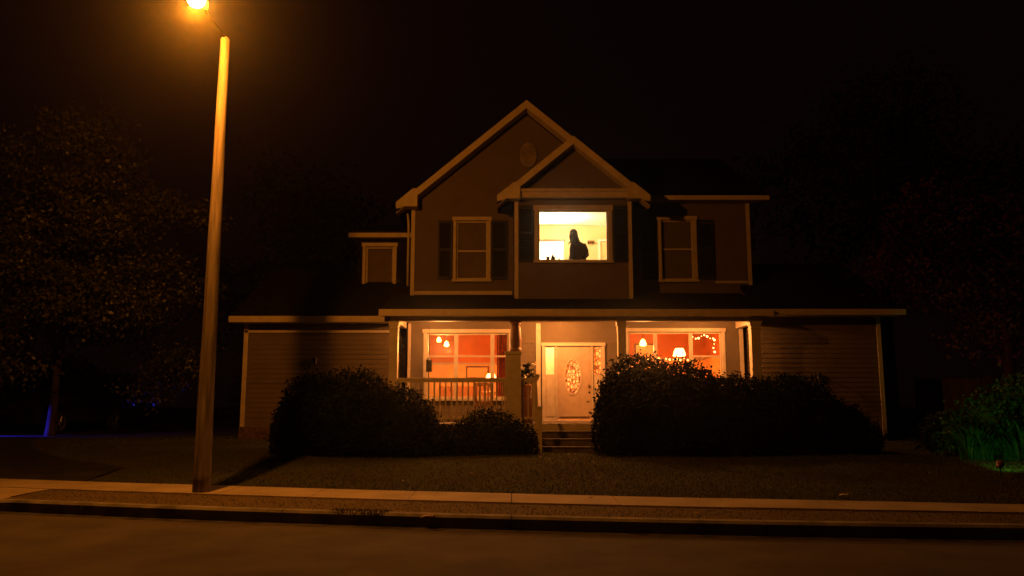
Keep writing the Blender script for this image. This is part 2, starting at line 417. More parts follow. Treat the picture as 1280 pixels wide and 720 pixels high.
blob_shrub('leafy_shrub', 'fuzzy green-lit shrub at right with small leaves, behind the arching strap leaves', [(10.7, 17.9, .95, .85, .7, .75), (11.5, 18.0, 1.15, .9, .7, .9), (10.0, 17.9, .8, .5, .5, .5)], .4, 4600, .10, 'fern', 'green-lit garden plants', 'plant', seed=77, jit=.3)
blob_shrub('leafy_shrub', 'dim small-leaved shrub nearest the fence, left of the brighter green-lit plants', [(9.75, 18.7, .75, .4, .4, .4), (10.05, 18.8, .85, .4, .4, .45)], .4, 1400, .08, 'darkleaf', 'green-lit garden plants', 'plant', seed=78, jit=.3)

# ---------------------------------------------------------------- house
GZ = .36
house = empty('house', (1.8, 22, GZ), 0, 'two storey tan clapboard house with gables, white trim and a lit front porch', 'house')
def siding(b, y, xL, xR, z0, z1, holes=(), h=.125, side=None):
    """clapboards facing -y at plane y (side: None) ; xL/xR numbers or functions of z"""
    fl = xL if callable(xL) else (lambda z: xL); fr = xR if callable(xR) else (lambda z: xR)
    cuts = sorted(set([round(c, 4) for hh in holes for c in (hh[2], hh[3]) if z0 < c < z1] + [round(z0 + i * h, 4) for i in range(int((z1 - z0) / h) + 1)] + [z1]))
    for za, zb in zip(cuts, cuts[1:]):
        if zb - za < 1e-3: continue
        zm = (za + zb) / 2
        segs = [(None, None)]; cur = [(fl(zm), fr(zm))]
        hs = sorted([hh for hh in holes if hh[2] < zm < hh[3]])
        L = 'L'; pts = []; start = 'L'
        for hh in hs:
            pts.append((start, hh[0])); start = hh[1]
        pts.append((start, 'R'))
        ph = ((za - z0) / h) % 1.0; oa = .010 * (1 - ph) + .004; ob = oa - .0095 * (zb - za) / h
        for a, c in pts:
            xa0 = fl(za) if a == 'L' else a; xa1 = fl(zb) if a == 'L' else a
            xb0 = fr(za) if c == 'R' else c; xb1 = fr(zb) if c == 'R' else c
            if xb0 - xa0 < .005 and xb1 - xa1 < .005: continue
            v = [(xa0, y - oa, za), (xb0, y - oa, za), (xb1, y - ob, zb), (xa1, y - ob, zb), (xa0, y - .002, za), (xb0, y - .002, za),
                 (xa0, y + .12, za), (xb0, y + .12, za), (xb1, y + .12, zb), (xa1, y + .12, zb)]
            b.add(v, [(0, 1, 2, 3), (4, 5, 1, 0), (7, 6, 9, 8)])
    return b
def side_siding(b, x, y0, y1, z0, z1, d=-1, h=.125):
    z = z0
    while z < z1 - 1e-3:
        zt = min(z + h, z1)
        b.add([(x + d * .024, y0, z), (x + d * .024, y1, z), (x + d * .004, y1, zt), (x + d * .004, y0, zt), (x, y0, z), (x, y1, z), (x - d * .12, y0, z), (x - d * .12, y1, z), (x - d * .12, y1, zt), (x - d * .12, y0, zt)],
              [(0, 1, 2, 3), (4, 5, 1, 0), (7, 6, 9, 8)])
        z = zt
    return b

FL = 1.03      # porch floor
WL = (-2.35, -.09, 1.66, 3.53); WR = (3.19, 5.77, 1.66, 3.55); DR = (.84, 2.52, FL, 3.14)
# ground floor wall
b = siding(MB(), 22, -2.85, 6.35, FL, 4.45, [WL, WR, DR])
b.build('wall', 'siding', house)
# gable wall
SL = .84; GC = .41; GP = 9.72
def gl(z): return max(-2.80, GC - (GP - z) / SL)
def gr(z): return min(3.60, GC + (GP - z) / SL)
UWL = (-1.56, -.68, 4.93, 6.60)
b = siding(MB(), 22.002, gl, gr, 4.45, GP - .02, [UWL, (.2, 3.1, 4.66, 7.15)])
side_siding(b, -2.82, 22.0, 31, GZ, 7.2, -1); side_siding(b, 3.6, 22, 22.5, 4.4, 7.0, 1)
b.build('wall', 'siding', house)
# bay
BL, BR, BY, BC, BP = .065, 3.255, 21.3, 1.66, 8.50
BW = (.717, 2.605, 5.335, 6.73)
def bl(z): return max(BL, BC - (BP - z) / SL)
def br(z): return min(BR, BC + (BP - z) / SL)
b = siding(MB(), BY, bl, br, 4.30, BP - .02, [BW])
side_siding(b, BL, BY, 22, 4.30, 7.1, -1); side_siding(b, BR, BY, 22, 4.30, 7.1, 1)
b.build('wall', 'siding', house)
# recessed right upper wall
UWR = (4.25, 5.17, 4.98, 6.71)
b = siding(MB(), 22.4, 3.60, 6.80, 4.55, 7.40, [UWR]); side_siding(b, 6.80, 22.4, 31, GZ, 7.5, 1)
b.build('wall', 'siding', house)
# wings
b = siding(MB(), 21, -7.04, -3.12, .92, 3.66); side_siding(b, -7.04, 21, 27.5, .6, 3.66, -1); side_siding(b, -3.14, 21, 27.5, .6, 3.7, 1)
b.add([(-3.14, 23.5, .5), (-2.8, 23.5, .5), (-2.8, 23.5, 7), (-3.14, 23.5, 4.5)], [(0, 1, 2, 3)])
b.build('wall', 'siding', house)
b = siding(MB(), 21, 6.5, 9.69, .70, 3.84); side_siding(b, 9.69, 21, 27.5, .5, 3.84, 1); side_siding(b, 6.5, 21, 23, .5, 3.84, -1)
b.build('wall', 'siding', house)
# gable-end triangles of the wings, back walls (plain boarding)
b = MB()
b.prism_x([(21.0, 3.6), (27.5, 3.6), (24.25, 5.35)], -7.03, -6.93); b.prism_x([(21.0, 3.8), (27.5, 3.8), (24.25, 5.5)], 9.58, 9.68)
b.box((-7.0, 27.4, .4), (9.68, 27.5, 3.8)); b.box((-2.8, 30.9, .4), (6.92, 31, 7.3)); b.prism_x([(22.6, 7.3), (31, 7.3), (27.1, 9.7)], 6.66, 6.78)
b.build('wall', 'siding', house)
# foundation
b = MB(); b.box((-2.9, 22.03, .1), (6.4, 22.2, FL)); b.box((-7.06, 20.97, .1), (-3.1, 21.1, .92)); b.box((6.48, 20.97, .1), (9.71, 21.1, .70))
b.box((-3.0, 19.98, .1), (.55, 20.08, FL - .1)); b.box((2.55, 19.98, .1), (6.3, 20.08, FL - .1))
b.build('foundation', 'brick', house)
# dormer (dark shingled face with window)
DWN = (-4.26, -3.45, 4.90, 6.05)
b = MB(); y = 23.0
for (x0, x1, z0, z1) in [(-4.5, DWN[0], 4.4, 6.3), (DWN[1], -2.8, 4.4, 6.3), (DWN[0], DWN[1], 4.4, DWN[2]), (DWN[0], DWN[1], DWN[3], 6.3)]:
    b.box((x0, y, z0), (x1, y + .1, z1))
b.box((-4.5, 23.1, 4.4), (-4.42, 26.5, 6.3))
b.build('dormer_wall', 'shingle', house)
b = MB(); b.prism_x([(22.7, 6.36), (27, 7.5), (27, 7.6), (22.7, 6.46)], -4.7, -2.82); b.build('dormer_roof', 'shingle', house)
MB().box((-4.72, 22.66, 6.27), (-2.84, 22.74, 6.40)).build('fascia', 'trim', house)
MB().box((-4.68, 22.74, 6.27), (-2.84, 23.0, 6.30)).build('soffit', 'trim', house)

# roofs
def gable_roof(cx, pz, half, y0, y1, th=.13, hr=None):
    """ridge along y; pz = top of slab at the ridge, slope SL"""
    e = pz - half * SL; t = th * 1.3; hr = hr or half; er = pz - hr * SL
    b = MB(); b.prism([(cx, pz), (cx + hr, er), (cx + hr, er - t), (cx, pz - t), (cx - half, e - t), (cx - half, e)], y0, y1); return b
gable_roof(GC, 9.98, 3.62, 21.62, 31.3, hr=3.24).build('roof', 'shingle', house)
gable_roof(BC, 8.72, 2.06, 20.98, 24.2).build('roof', 'shingle', house)
# cross roof over right side, ridge along x
b = MB(); b.prism_x([(22.03, 7.32), (27.1, 10.0), (31.5, 7.44), (31.5, 7.3), (27.1, 9.86), (22.03, 7.20)], 3.0, 7.24); b.build('roof', 'shingle', house)
b = MB(); b.prism_x([(20.62, 3.76), (24.2, 5.6), (27.9, 3.76), (27.9, 3.62), (24.2, 5.46), (20.62, 3.62)], -7.3, -2.84); b.build('roof', 'shingle', house)
b = MB(); b.prism_x([(20.52, 3.92), (24.2, 5.75), (27.9, 3.92), (27.9, 3.78), (24.2, 5.61), (20.52, 3.78)], 6.94, 10.12)
b.prism_x([(20.52, 3.92), (22.9, 5.1), (22.9, 4.96), (20.52, 3.78)], 6.46, 6.94); b.build('roof', 'shingle', house)
PR = [(19.68, 3.82), (23.0, 4.78), (23.0, 4.66), (19.68, 3.70)]
b = MB(); b.prism_x(PR, -3.27, 6.44); b.build('porch_roof', 'shingle', house)

# rakes & cornices
def rake(cx, pz, half, y, name='rake_board', w=.175, th=.05, hr=None):
    hr = hr or half; er = pz - hr * SL; e = pz - half * SL; b = MB()
    b.prism([(cx, pz + .01), (cx, pz - w * 1.3), (cx - half + .18, e + .18 * SL - w * 1.3 + .02), (cx - half, e - .09), (cx - half, e + .01)], y - th, y)
    b.prism([(cx, pz + .01), (cx + hr, er + .01), (cx + hr, er - .09), (cx + hr - .18, er + .18 * SL - w * 1.3 + .02), (cx, pz - w * 1.3)], y - th, y)
    b.build(name, 'trim', house)
    s_ = MB(); t = .20   # soffit under the overhang
    s_.prism([(cx, pz - t), (cx, pz - t - .02), (cx - half, e - t - .02), (cx - half, e - t)], y, y + .38)
    s_.prism([(cx, pz - t), (cx + hr, er - t), (cx + hr, er - t - .02), (cx, pz - t - .02)], y, y + .38)
    s_.build('soffit', 'trim', house)
rake(GC, 9.98, 3.62, 21.62, hr=3.24); rake(BC, 8.72, 2.06, 20.98)
# cornice returns
b = MB()
b.prism([(-3.21, 6.91), (-2.62, 6.91), (-2.62, 7.42), (-2.75, 7.42), (-3.21, 7.03)], 21.555, 21.98)
b.build('cornice_return', 'trim', house)
MB().box((-3.24, 22.0, 6.86), (-3.16, 31.3, 6.98)).build('gutter', 'trim', house)
b = MB()
b.prism([(-.40, 6.97), (.22, 6.97), (.22, 7.42), (.05, 7.42), (-.40, 7.06)], 20.915, 21.28)
b.build('cornice_return', 'trim', house)
b = MB(); b.prism([(3.72, 6.97), (3.72, 7.06), (3.28, 7.42), (3.11, 7.42), (3.11, 6.97)], 20.915, 21.28); b.build('cornice_return', 'trim', house)
b = MB(); b.box((.22, 21.02, 7.02), (3.11, 21.27, 7.24)); b.box((.22, 20.97, 7.18), (3.11, 21.02, 7.26)); b.build('cornice', 'trim', house)
MB().box((3.74, 21.97, 7.20), (7.26, 22.05, 7.33)).build('fascia', 'trim', house)
MB().box((3.74, 22.05, 7.20), (7.26, 22.4, 7.23)).build('soffit', 'trim', house)
MB().box((-7.32, 20.57, 3.60), (-3.30, 20.64, 3.76)).build('fascia', 'trim', house)
MB().box((-7.28, 20.64, 3.60), (-3.16, 20.98, 3.63)).build('soffit', 'trim', house)
MB().box((-7.02, 20.955, 3.36), (-3.14, 20.973, 3.42)).build('frieze_board', 'trim', house)
MB().box((6.46, 20.47, 3.78), (10.14, 20.54, 3.93)).build('fascia', 'trim', house)
MB().box((6.52, 20.54, 3.78), (10.1, 20.98, 3.81)).build('soffit', 'trim', house)
# corner boards
def cboard(x, y, z0, z1, w=.11):
    MB().box((x - w / 2, y - .045, z0), (x + w / 2, y - .026, z1)).build('corner_board', 'trim', house, bevel=.004)
for a in [(-2.77, 22, 4.45, 6.95), (.12, BY, 4.30, 6.98), (3.20, BY, 4.30, 6.98), (6.74, 22.4, 4.65, 7.25), (-6.98, 21, .92, 3.60), (9.63, 21, .70, 3.78), (-2.82, 22, FL, 3.7, .08), (6.30, 22, FL, 3.7), (.72, 22, FL, 3.7, .13), (3.02, 22, FL, 3.7, .10)]:
    cboard(*a)
MB().box((-2.70, 21.955, 4.50), (.0, 21.975, 4.60)).build('water_table', 'trim', house)
MB().box((5.75, 22.355, 4.88), (6.67, 22.374, 4.95)).build('water_table', 'trim', house)
MB().tube([(-2.98, 22.2, 6.95), (-2.93, 22.05, 6.70), (-2.90, 21.98, 6.5), (-2.90, 21.98, 4.75)], .035, 8).build('downspout', 'trim', house, smooth=True)
# oval gable vent
def oval(cx, cz, rx, rz, y0, y1, n=32): return MB().prism([(cx + rx * math.cos(2 * math.pi * k / n), cz + rz * math.sin(2 * math.pi * k / n)) for k in range(n)], y0, y1)
M['vent'] = mat('tan_vent', (.23, .185, .125))
vent = oval(.46, 8.50, .24, .36, 21.93, 21.974).build('gable_vent', 'vent', house)
for k in range(9):
    zz = 8.22 + k * .065; hw = .19 * math.sqrt(max(0, 1 - ((zz - 8.5) / .33) ** 2))
    MB().prism_x([(21.905, zz), (21.93, zz + .035), (21.93, zz + .045), (21.905, zz + .012)], .46 - hw, .46 + hw).build('louvre', 'vent', vent)

# windows
def window(wd, y, cols=(), rows=(), casing=.09, glassm='pane', blind=False, sash=.035, parent=house, top=.03, mull=.05):
    x0, x1, z0, z1 = wd; b = MB(); f = casing
    yo = y - .055
    b.box((x0 - f, yo, z0), (x0, y + .02, z1)); b.box((x1, yo, z0), (x1 + f, y + .02, z1))
    b.box((x0 - f - top, yo - .015, z1), (x1 + f + top, y + .02, z1 + f + .02))
    b.box((x0, y + .022, z0), (x0 + .012, y + .12, z1)); b.box((x1 - .012, y + .022, z0), (x1, y + .12, z1))
    b.box((x0, y + .022, z1 - .012), (x1, y + .12, z1)); b.box((x0, y + .022, z0), (x1, y + .12, z0 + .012))
    w = b.build('window', 'trim', parent, bevel=.004)
    MB().box((x0 - f - .03, yo - .04, z0 - .07), (x1 + f + .03, y + .02, z0)).build('sill', 'trim', w, bevel=.005)
    s_ = MB(); ys0, ys1 = y + .03, y + .07
    a0, a1, c0, c1 = x0 + .013, x1 - .013, z0 + .013, z1 - .013
    s_.box((a0, ys0, c0), (a0 + sash, ys1, c1)); s_.box((a1 - sash, ys0, c0), (a1, ys1, c1))
    s_.box((a0 + sash, ys0, c0), (a1 - sash, ys1, c0 + sash)); s_.box((a0 + sash, ys0, c1 - sash), (a1 - sash, ys1, c1))
    for c in cols: s_.box((c - mull, ys0 - .004, c0 + sash), (c + mull, ys1 - .002, c1 - sash))
    for (r, xa, xb) in rows: s_.box((max(xa, a0 + sash), ys0 + .003, r - .024), (min(xb, a1 - sash), ys1 - .005, r + .024))
    s_.build('sash', 'trim', w)
    p = MB(); yp = y + .052
    p.add([(a0 + sash * .5, yp, c0 + sash * .5), (a1 - sash * .5, yp, c0 + sash * .5), (a1 - sash * .5, yp, c1 - sash * .5), (a0 + sash * .5, yp, c1 - sash * .5)], [(0, 1, 2, 3)])
    p.build('pane', glassm, w)
    if blind:
        bl_ = MB(); z = z0
        while z < z1 - .02:
            bl_.add([(x0 + .015, y + .085, z), (x1 - .015, y + .085, z), (x1 - .015, y + .10, z + .03), (x0 + .015, y + .10, z + .03)], [(0, 1, 2, 3)]); z += .027
        bl_.build('blind', 'blind', w)
        k = MB().box((x0, y + .14, z0), (x1, y + .16, z1)); k.build('backing', 'blackmetal', w)
    return w
window(UWL, 22, rows=[(5.74, -9, 9)], casing=.085, blind=True, glassm='darkpane')
window(UWR, 22.4, rows=[(5.87, -9, 9)], casing=.09, blind=True, glassm='darkpane')
window(DWN, 22.98, casing=.09, blind=True, glassm='darkpane')
window(BW, BY, casing=.11, sash=.022)
window((WL[0], WL[1], WL[2], 3.44), 22, cols=(-1.54, -.54), rows=[(2.80, -9, 9)], casing=.08, mull=.055)
window((WR[0], WR[1], WR[2], 3.47), 22, cols=(3.95, 4.93), rows=[(2.80, 4.93, 9)], casing=.08, mull=.05)
MB().box((-2.35, 21.99, 3.44), (-.09, 22.11, 3.53)).build('lintel', 'trim', house); MB().box((3.19, 21.99, 3.47), (5.77, 22.11, 3.55)).build('lintel', 'trim', house)
# shutters
def shutter(x0, x1, z0, z1, y):
    b = MB(); t = .05; yo = y - .065
    b.box((x0, yo, z0), (x0 + t, y - .026, z1)); b.box((x1 - t, yo, z0), (x1, y - .026, z1))
    for z in (z0, (z0 + z1) / 2 - .03, z1 - .07): b.box((x0 + t, yo, z), (x1 - t, y - .026, z + .07))
    z = z0 + .07
    while z < z1 - .1:
        b.prism_x([(y - .058, z), (y - .030, z + .03), (y - .030, z + .038), (y - .058, z + .008)], x0 + t, x1 - t); z += .04
    b.build('shutter', 'shutter', house)
for a in [(-2.07, -1.67, 4.93, 6.60, 22), (-.58, -.13, 4.93, 6.60, 22), (.17, .59, 5.30, 6.86, BY), (2.74, 3.14, 5.30, 6.86, BY), (5.29, 5.74, 4.98, 6.71, 22.4), (3.66, 4.12, 4.98, 6.71, 22.4)]:
    shutter(*a)
def coach(x, z, lab):
    b = MB(); y = 20.97
    b.box((x - .05, y - .02, z - .09), (x + .05, y, z + .09)); b.tube([(x, y - .02, z + .03), (x, y - .12, z + .10), (x, y - .14, z + .08)], .012, 6)
    b.lathe([(.001, .12), (.03, .10), (.075, .05), (.07, .045)], (x, y - .14, z), 6); b.lathe([(.07, .045), (.045, -.11), (.001, -.13)], (x, y - .14, z), 6)
    o = b.build('wall_lantern', 'blackmetal', house); 
    MB().lathe([(.045, .04), (.03, -.08)], (x, y - .14, z), 6).build('lantern_glass', 'darkpane', o); o['label'] = lab
coach(-5.12, 2.62, 'unlit black lantern on the left wing wall'); coach(7.95, 2.22, 'unlit black lantern on the right wing wall')

# porch
b = MB(); x = -3.0
while x < 6.3:
    b.box((x, 19.95, FL - .04), (min(x + .132, 6.3), 21.97, FL)); x += .14
b.build('porch_floor', 'deck', house)
MB().box((-3.02, 19.90, FL - .22), (6.32, 19.948, FL - .01)).build('skirt_board', 'trim', house)
MB().box((-3.29, 19.63, 3.665), (6.46, 19.68, 3.83)).build('fascia', 'trim', house)
MB().box((-3.25, 19.68, 3.665), (6.44, 19.88, 3.69)).build('soffit', 'trim', house)
MB().box((-3.05, 19.88, 3.56), (6.30, 20.10, 3.80)).build('porch_beam', 'trim', house)
b = MB(); y = 20.102
while y < 21.95: b.box((-3.05, y, 3.74), (6.30, min(y + .09, 21.97), 3.76)); y += .094
b.build('porch_ceiling', 'lattice', house)
MB().box((-3.06, 20.10, 3.56), (-2.90, 21.97, 3.735)).build('porch_beam', 'trim', house); MB().box((6.16, 20.10, 3.56), (6.32, 21.97, 3.735)).build('porch_beam', 'trim', house)
def post(x, y, w=.20, ped=False, mt='trim'):
    b = MB(); h = w / 2
    if ped:
        b.box((x - .19, y - .17, FL), (x + .19, y + .17, 2.72)); b.box((x - .215, y - .195, 2.72), (x + .215, y + .195, 2.80)); b.box((x - .21, y - .19, FL), (x + .21, y + .19, FL + .14))
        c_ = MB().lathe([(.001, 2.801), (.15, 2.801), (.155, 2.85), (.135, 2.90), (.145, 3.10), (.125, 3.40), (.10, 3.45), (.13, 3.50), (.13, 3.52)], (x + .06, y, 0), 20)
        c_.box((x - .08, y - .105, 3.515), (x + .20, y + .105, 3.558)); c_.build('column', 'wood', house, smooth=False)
    else:
        b.box((x - h, y - h, FL + .15), (x + h, y + h, 3.44)); b.box((x - h - .03, y - h - .03, FL), (x + h + .03, y + h + .03, FL + .15)); b.box((x - h - .025, y - h - .01, 3.44), (x + h + .025, y + h + .01, 3.56))
        b.box((x - h - .01, y - h - .012, 3.36), (x + h + .01, y + h + .012, 3.39))
    b.build('porch_post', mt, house, bevel=.006)
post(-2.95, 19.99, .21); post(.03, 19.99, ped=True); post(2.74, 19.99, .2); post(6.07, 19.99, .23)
def railing(x0, x1, y, n):
    b = MB(); b.box((x0, y - .045, 2.10), (x1, y + .045, 2.15)); b.box((x0, y - .025, 2.04), (x1, y + .025, 2.10)); b.box((x0, y - .03, FL + .10), (x1, y + .03, FL + .16)); b.box((x0, y - .02, FL + .15), (x0 + .03, y + .02, 2.05)); b.box((x1 - .03, y - .02, FL + .15), (x1, y + .02, 2.05))
    r = b.build('railing', 'trim', house, bevel=.004)
    for i in range(n):
        x = x0 + (x1 - x0) * (i + .5) / n
        MB().box((x - .018, y - .018, FL + .16), (x + .018, y + .018, 2.04)).build('baluster', 'trim', r)
railing(-2.84, -.17, 20.0, 19); railing(.23, .57, 20.0, 3); railing(2.86, 5.94, 20.0, 22)
b = MB(); b.box((.57, 19.93, GZ - .1), (.67, 20.03, 2.20)); b.box((.55, 19.91, 2.20), (.69, 20.05, 2.24)); b.build('newel_post', 'trim', house, bevel=.004)
b = MB(); b.box((.60, 18.72, GZ - .1), (.69, 18.81, 1.42)); b.box((.58, 18.70, 1.42), (.71, 18.83, 1.46)); b.build('newel_post', 'trim', house, bevel=.004)
MB().prism_x([(18.81, 1.36), (19.93, 2.12), (19.93, 2.05), (18.81, 1.29)], .615, .675).build('handrail', 'trim', house)
for k in range(4):
    z1 = FL - .17 * (k + 1); y0 = 19.90 - .28 * (k + 1)
    b = MB().box((.74, y0, .1), (2.5, y0 + .28, z1 - .03)); b.box((.72, y0 - .03, z1 - .03), (2.52, y0 + .279, z1)); b.build('step', 'deck', house)
# door unit
b = MB(); x0, x1, z0, z1 = DR
b.box((x0 - .02, 21.93, z0), (x0 + .05, 22.05, z1)); b.box((x1 - .05, 21.93, z0), (x1 + .02, 22.05, z1)); b.box((x0 - .04, 21.92, z1 - .06), (x1 + .04, 22.05, z1 + .03))
b.box((1.19, 21.945, z0), (1.235, 22.05, z1 - .06)); b.box((2.17, 21.945, z0), (2.215, 22.05, z1 - .06)); b.box((x0, 21.92, z0), (x1, 22.05, z0 + .04))
df = b.build('door_frame', 'trim', house, bevel=.004)
def holed_panel(x0, x1, z0, z1, cx, cz, rx, rz, y0, y1, n=48):
    b = MB(); ins = []; out = []
    for k in range(n):
        a = 2 * math.pi * k / n; c, s_ = math.cos(a), math.sin(a)
        ins.append((cx + rx * c, cz + rz * s_))
        t = min(((x1 - cx) / c) if c > 1e-9 else ((x0 - cx) / c if c < -1e-9 else 1e9), ((z1 - cz) / s_) if s_ > 1e-9 else ((z0 - cz) / s_ if s_ < -1e-9 else 1e9))
        out.append((cx + t * c, cz + t * s_))
    for y, flip in ((y0, 0), (y1, 1)):
        v = [(p[0], y, p[1]) for p in ins + out]
        b.add(v, [((i, n + i, n + (i + 1) % n, (i + 1) % n) if not flip else ((i + 1) % n, n + (i + 1) % n, n + i, i)) for i in range(n)])
    b.add([(p[0], y0, p[1]) for p in ins] + [(p[0], y1, p[1]) for p in ins], [(i, (i + 1) % n, n + (i + 1) % n, n + i) for i in range(n)])
    # corner fillers
    for X in (x0, x1):
        for Z in (z0, z1):
            near = sorted(range(n), key=lambda i: (out[i][0] - X) ** 2 + (out[i][1] - Z) ** 2)
            a_ = [i for i in near if abs(out[i][0] - X) < 1e-6][:1]; c_ = [i for i in near if abs(out[i][1] - Z) < 1e-6][:1]
            if a_ and c_:
                for y in (y0, y1): b.add([(X, y, Z), (out[a_[0]][0], y, out[a_[0]][1]), (out[c_[0]][0], y, out[c_[0]][1])], [(0, 1, 2)])
    return b
DX0, DX1 = 1.235, 2.17; DC = 1.69; OZ = 2.24
d = holed_panel(DX0 + .004, DX1 - .004, z0 + .05, z1 - .065, DC - .03, OZ, .21, .46, 21.99, 22.035).build('front_door', 'door', house)
n = 48
og = MB()
for (r0, r1) in ((1.0, 1.16),):
    for y in (21.975,):
        v = [(DC - .03 + .21 * r0 * math.cos(2 * math.pi * k / n), y, OZ + .46 * r0 * math.sin(2 * math.pi * k / n)) for k in range(n)] + [(DC - .03 + .25 * math.cos(2 * math.pi * k / n), y, OZ + .50 * math.sin(2 * math.pi * k / n)) for k in range(n)]
        v += [(a, 21.988, c) for a, b_, c in v]
        og.add(v, [(i, n + i, n + (i + 1) % n, (i + 1) % n) for i in range(n)] + [(n + i, 3 * n + i, 3 * n + (i + 1) % n, n + (i + 1) % n) for i in range(n)] + [(i, (i + 1) % n, 2 * n + (i + 1) % n, 2 * n + i) for i in range(n)])
og.build('oval_trim', 'trim', d)
oval(DC - .03, OZ, .21, .46, 22.008, 22.012, 48).build('oval_glass', 'frost', d)
cm = MB()
for (rx, rz, cz) in ((.10, .24, 0), (.17, .40, 0), (.06, .10, .0), (.07, .09, .27), (.07, .09, -.27)):
    cm.tube([(DC - .03 + rx * math.cos(k * math.pi / 12), 22.0, OZ + cz + rz * math.sin(k * math.pi / 12)) for k in range(25)], .008, 5)
cm.tube([(DC - .03, 22.0, OZ - .45), (DC - .03, 22.0, OZ + .45)], .006, 5)
cm.build('lead_came', 'blackmetal', d)
hd = MB(); hd.lathe([(.001, -.05), (.028, -.045), (.032, -.02), (.012, 0), (.03, .004)], (2.10, 21.985, 2.0), 12, 'y'); hd.build('door_knob', 'brass', d)
b = MB().box((1.30, 21.975, 1.14), (2.10, 21.988, 1.17)); b.build('kick_plate', 'brass', d)
# sidelights
for sx0, sx1 in ((.89, 1.19), (2.215, 2.47)):
    b = MB(); b.box((sx0, 21.985, FL + .04), (sx1, 22.03, 2.30)); b.box((sx0 + .05, 21.972, FL + .14), (sx1 - .05, 21.985, 2.2))
    b.box((sx0, 21.985, 2.30), (sx0 + .035, 22.03, 3.08)); b.box((sx1 - .035, 21.985, 2.30), (sx1, 22.03, 3.08)); b.box((sx0 + .035, 21.985, 3.04), (sx1 - .035, 22.03, 3.08))
    s_ = b.build('sidelight', 'trim', house)
    MB().box((sx0 + .036, 22.005, 2.302), (sx1 - .036, 22.009, 3.04)).build('sidelight_glass', 'frostplain' if sx0 < 1 else 'frost', s_)
# porch ceiling lamps
LIGHTS = []
def light(name, kind, loc, energy, col, radius=.05, parent=None, **kw):
    l = bpy.data.lights.new(name, kind); l.energy = energy; l.color = col
    if kind in ('POINT', 'SPOT'): l.shadow_soft_size = radius
    for k, v in kw.items():
        if hasattr(l, k): setattr(l, k, v)
    o = bpy.data.objects.new(name, l); COL.objects.link(o)
    if parent is not None:
        o.location = Vector(loc) - ORG[0]; o.parent = parent
    else: o.location = loc
    return o
def aim(o, target, frm):
    d = Vector(target) - Vector(frm); o.rotation_euler = d.to_track_quat('-Z', 'Y').to_euler()
WARM = (1.0, .32, .07)
for px_, en in ((1.25, 400), (-2.0, 170), (5.0, 230)):
    lm = MB().lathe([(.001, .0), (.13, 0), (.13, -.015), (.11, -.03), (.001, -.036)], (px_, 20.62, 3.738), 20).build('porch_light', 'shade', house, smooth=True)
    light('porch_lamp', 'POINT', (px_, 20.62, 3.66), en, WARM, .03, house)

# ---------------------------------------------------------------- rooms (interior shells are parts of the house)
def room(name, x0, x1, y0, y1, z0, z1, wallm, ceilm='white', floorm='floor', lower=None, split=None, frontm='trim', fronthole=True):
    b = MB()
    if lower:
        for (za, zb, nm, m_) in ((z0, split, name + '_wainscot', lower), (split, z1, name + '_wall', wallm)):
            q = MB(); q.add([(x0, y1, za), (x1, y1, za), (x1, y1, zb), (x0, y1, zb)], [(3, 2, 1, 0)])
            q.add([(x0, y0, za), (x0, y1, za), (x0, y1, zb), (x0, y0, zb)], [(3, 2, 1, 0)]); q.add([(x1, y0, za), (x1, y1, za), (x1, y1, zb), (x1, y0, zb)], [(0, 1, 2, 3)])
            q.build(nm, m_, house)
        MB().box((x0 + .01, y1 - .03, split - .03), (x1 - .01, y1 - .002, split + .03)).build(name + '_chair_rail', 'trim', house)
    else:
        q = MB(); q.add([(x0, y1, z0), (x1, y1, z0), (x1, y1, z1), (x0, y1, z1)], [(3, 2, 1, 0)])
        q.add([(x0, y0, z0), (x0, y1, z0), (x0, y1, z1), (x0, y0, z1)], [(3, 2, 1, 0)]); q.add([(x1, y0, z0), (x1, y1, z0), (x1, y1, z1), (x1, y0, z1)], [(0, 1, 2, 3)])
        q.build(name + '_wall', wallm, house)
    MB().add([(x0, y0, z1), (x1, y0, z1), (x1, y1, z1), (x0, y1, z1)], [(0, 1, 2, 3)]).build(name + '_ceiling', ceilm, house)
    MB().add([(x0, y0, z0), (x1, y0, z0), (x1, y1, z0), (x0, y1, z0)], [(0, 1, 2, 3)]).build(name + '_floor', floorm, house)
room('living_room', -2.7, .25, 22.13, 26.2, 1.05, 3.95, 'redwall', 'redwall', lower='gold', split=2.80)
room('hall', .32, 2.98, 22.13, 25.5, 1.05, 3.95, 'gold', 'gold')
room('dining_room', 3.05, 6.30, 22.13, 26.2, 1.05, 3.95, 'redwall', 'gold', lower='gold', split=2.95)
room('bedroom', .14, 3.18, 21.43, 24.9, 4.62, 7.10, 'cream', 'white')

WARM = (1.0, .37, .085)
